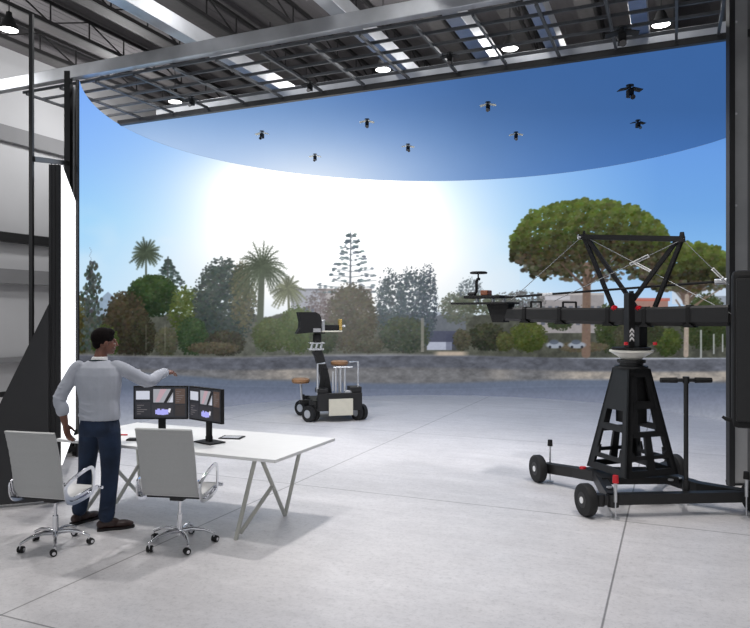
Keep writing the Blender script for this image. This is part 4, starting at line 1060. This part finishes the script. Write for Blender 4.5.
MB().lathe([(.001,.0),(.10,.0),(.108,.008),(.108,.018),(.09,.028),(.001,.03)], 28, HMx @ V((.255,0,.495))).build('round_seat', BLACKM, cr, 40)
# counterweight carriage on the rear end
cw = MB(); cb = rel(740,350,6.6)
CM = Matrix.Translation(V((3.52, 6.55, 0))-O) @ Matrix.Rotation(math.radians(-25), 4, 'Z')
cw.bevbox(-.12,.42,-.16,.16,.88,2.36,.05,CM); cw.build('counterweight_box', BLACKM, cr)
MB().bevbox(-.09,.35,-.185,-.162,.95,2.28,.010,CM).build('counterweight_plate', BLACK, cr)
MB().tube([CM @ V((-.12,-.05,.94)), CM @ V((-.17,-.05,.95)), CM @ V((-.20,-.05,.97))], [.02,.018,.014], 10).build('handle', BLACKM, cr, 40)
MB().beam(br, CM @ V((.1,0,1.93)), .10, .14).build('boom_end', BLACKM, cr)
# steering T-handle
hb_ = V(((686-375)/F*6.78, 6.78, 0))-O
MB().cyl(hb_+V((0,0,.20)), hb_+V((0,0,1.30)), .022, n=16).cyl(hb_+V((0,0,.10)), hb_+V((0,0,.32)), .034, n=16).build('steering_post', BLACK, cr, 40)
st2 = MB().cyl(hb_+V((-.10,0,1.30)), hb_+V((.10,0,1.30)), .018, n=14).cyl(hb_+V((0,0,1.27)), hb_+V((0,0,1.335)), .032, n=14).build('steering_bar', BLACK, cr, 40)
for sg in (-1, 1): MB().cyl(hb_+V((sg*.09,0,1.30)), hb_+V((sg*.25,0,1.30)), .028, .025, n=16).build('grip', RUBBER, st2, 40)
MB().cyl(hb_+V((0,-.045,.09)), hb_+V((0,-.03,.09)), .012, n=10).build('bolt_head', WHITEM, cr, 40)

# ================================================================ camera dolly in front of the LED wall
DY = 12.75; DO = V(((331-375)/F*DY, DY, 0)); K = DY/F
dl = thing('camera_dolly', 'small wheeled black camera dolly with two brown seats standing before the LED wall', 'dolly', DO, math.radians(14))
def D(px, py, y=0): return V(((px-331)*K, y, (420-py)*K+.02))
MB().bevbox(-.30,.52,-.32,-.26,.20,.52,.01).bevbox(-.30,.52,-.26,.62,.20,.26,.01).build('front_panel', BLACK, dl)
MB().bevbox(-.10,.34,-.365,-.322,.12,.42,.008).build('battery_case', BEIGE, dl)
MB().bevbox(-.34,-.02,-.20,.78,.26,.36,.02).bevbox(-.34,.55,.40,.80,.20,.32,.02).build('chassis', BLACK, dl)
mb = MB().bevbox(-.30,-.10,-.28,.0,.52,.60,.01).bevbox(.30,.52,-.28,.0,.52,.62,.01); mb.build('side_box', BLACK, dl)
for x, y in ((-.40,-.16),(.50,-.16),(-.42,.68),(.52,.68)):
    ax_ = V((-.80,-.60,0)) if x < 0 else V((-.9,-.43,0))
    for sg in (-.055,.055):
        c_ = V((x,y,.145))+ax_*sg
        w_ = MB().cyl(c_-ax_*.035, c_+ax_*.035,.145,n=28).build('wheel', RUBBER, dl, 40)
        MB().cyl(c_-ax_*.04, c_+ax_*.04,.075,n=20).build('hub', ALU, w_, 40)
    MB().cyl((x,y,.30),(x,y,.40),.03,n=12).beam((x,y,.34),(x+(.12 if x < 0 else -.12),y,.34),.07,.07).build('wheel_fork', BLACK, dl)
# lift column leaning back
MB().tube([(-.02,.15,.30),(-.10,.16,.80),(-.20,.18,1.18),(-.26,.18,1.28)], 0, sq=(.16,.16)).build('lift_column', BLACK, dl)
MB().beam((-.22,.05,.3),(-.10,.05,.95),.06,.10).build('lift_arm', BLACKM, dl)
rl = MB(); 
for x0, x1, y_ in ((-.29,-.15,-.24),(.29,.46,-.24)):
    rl.tube([(x0,y_,.5),(x0,y_,1.05),(x1,y_,1.06)] if x0 < 0 else [(x1,y_,.5),(x1,y_,1.08),(x0,y_,1.07)], .018, 10)
rl.tube([(-.0,-.22,.98),(.36,-.22,.98)], .014, 8).tube([(.05,-.22,.42),(.05,-.22,.98)], .016, 8).tube([(.14,-.2,.42),(.14,-.2,.98)], .016, 8).tube([(.22,-.2,.42),(.22,-.2,.98)], .02, 8).tube([(.0,-.2,.55),(.0,-.2,.9)], .016, 8)
rl.build('hand_rail', ALU, dl, 40)
MB().bevbox(.20,.34,-.28,-.18,.42,.56,.01).build('junction_box', ALU, dl)
s1 = MB().lathe([(.001,0),(.15,0),(.17,.03),(.165,.07),(.13,.09),(.001,.095)], 24, (.24,.42,.97)).build('seat', TAN, dl, 40); MB().cyl((.24,.42,.3),(.24,.42,.97),.022,n=10).build('seat_post', ALU, s1, 40)
s1 = MB().lathe([(.001,0),(.15,0),(.17,.03),(.165,.07),(.13,.09),(.001,.095)], 24, (-.52,.30,.66)).build('seat', TAN, dl, 40); MB().cyl((-.50,.30,.30),(-.52,.30,.66),.022,n=10).build('seat_post', ALU, s1, 40)
MB().beam((-.55,.30,.31),(-.25,.30,.31),.08,.06).build('seat_arm', BLACK, dl)
hh = MB().bevbox(-.40,-.12,.06,.30,1.28,1.31,.006).bevbox(-.38,-.10,.06,.30,1.40,1.42,.006)
for x in (-.36,-.27,-.18): hh.cyl((x,.1,1.30),(x+.03,.1,1.41),.022,n=10)
hh.build('head_mount', ALU, dl, 40)
MB().bevbox(-.30,-.16,.10,.26,1.42,1.58,.02).build('pan_head', BLACKM, dl)
# camera on the dolly
cm = thing('film_camera', 'film camera with large black matte box mounted on the dolly', 'camera', DO+Matrix.Rotation(math.radians(14),3,'Z') @ V((-.23,.18,1.585)), math.radians(14))
mbx = MB()     # flared hood, thin curved plate box
Z0 = .02; ou = [(-.34,-.20,-.20,.44),(-.12,-.15,-.02+.0,.40)]
prof_ = [(-.34,.0,.40),(-.30,.03,.40),(-.32,.0,.40)]
poly = [(-.37,.40),(-.05,.40),(.03,.35),(.06,.26),(.06,.04),(-.40,.0),(-.34,.10),(-.33,.22)]
mbx.prism(poly, .34, Matrix(((1,0,0,0),(0,0,-1,0),(0,1,0,0),(0,0,0,1)))); mbx.build('matte_box', BLACKM, cm)
MB().bevbox(.062,.46,-.10,.10,.03,.055,.005).build('base_plate', WING, cm)
MB().bevbox(.062,.13,-.10,.10,.056,.26,.01).build('lens_mount', ALU, cm)
MB().bevbox(.132,.40,-.08,.08,.06,.16,.01).build('body', BLACKM, cm)
MB().bevbox(.405,.46,-.09,.07,.06,.27,.008).build('battery', YELLOW, cm); MB().bevbox(.462,.53,-.04,.04,.12,.16,.006).build('viewfinder', WHITEM, cm)
MB().bevbox(-.10,.04,-.183,-.171,.03,.10,.004).build('marking_plate', mat('grey_plate', rgb(150,150,152), .5, noise=.1), cm)
MB().bevbox(-.06,.14,-.09,.09,.0,.03,.004).build('riser_plate', BLACKM, cm)

# ================================================================ light
wd = bpy.data.worlds.new('World'); S.world = wd; wd.use_nodes = True
bg = wd.node_tree.nodes['Background']; bg.inputs[0].default_value = (.93,.96,1,1); bg.inputs[1].default_value = .6
def area(name, loc, sx, sy, power, target=None, col=(1,1,1)):
    l = bpy.data.lights.new(name, 'AREA'); l.shape = 'RECTANGLE'; l.size = sx; l.size_y = sy; l.energy = power; l.color = col
    o = bpy.data.objects.new(name, l); C.objects.link(o); o.location = loc
    if target is not None: o.rotation_euler = (V(target)-V(loc)).to_track_quat('-Z','Y').to_euler()
    return o
for i, (x, y, _) in enumerate(lamps):
    l = bpy.data.lights.new('lamp_and_fill_light', 'SPOT'); l.energy = 260; l.spot_size = math.radians(130); l.spot_blend = .7; l.shadow_soft_size = .14
    o = bpy.data.objects.new('lamp_and_fill_light', l); C.objects.link(o); o.location = lamp_at(x, y)-V((0,0,.04))
# added point lights without fixtures, to brighten side wall, roof and beams
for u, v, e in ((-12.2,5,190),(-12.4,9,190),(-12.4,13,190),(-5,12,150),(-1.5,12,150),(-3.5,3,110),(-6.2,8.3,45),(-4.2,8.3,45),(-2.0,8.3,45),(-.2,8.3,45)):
    l = bpy.data.lights.new('lamp_and_fill_light', 'POINT'); l.energy = e; l.shadow_soft_size = .25
    o = bpy.data.objects.new('lamp_and_fill_light', l); C.objects.link(o); o.location = room(u, v, HC+4.6)
for u, v, e, tilt in ((-7,4.6,230,0),(-3.4,4.4,190,0),(.5,4.6,220,0),(-6.6,6.6,240,0),(-3.2,6.6,320,0),(.2,6.6,260,0),(-5.6,8.2,400,32),(-3.0,8.2,480,32),(-.3,8.2,400,32)):  # added spots without fixtures, to brighten the floor
    l = bpy.data.lights.new('lamp_and_fill_light', 'SPOT'); l.energy = e; l.spot_size = math.radians(95); l.spot_blend = .8; l.shadow_soft_size = .12; l.color = (1,.965,.945)
    o = bpy.data.objects.new('lamp_and_fill_light', l); C.objects.link(o); o.location = room(u, v, HC+3.0)
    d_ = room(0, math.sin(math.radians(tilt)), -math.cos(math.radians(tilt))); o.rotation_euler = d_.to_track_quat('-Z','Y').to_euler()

cam = bpy.data.cameras.new('camera'); cam.sensor_fit = 'HORIZONTAL'; cam.sensor_width = 36; cam.lens = 36*F/750; cam.clip_end = 200
o = bpy.data.objects.new('camera', cam); C.objects.link(o); o.location = (0,0,HC); o.rotation_euler = (PI/2,0,0)
S.camera = o
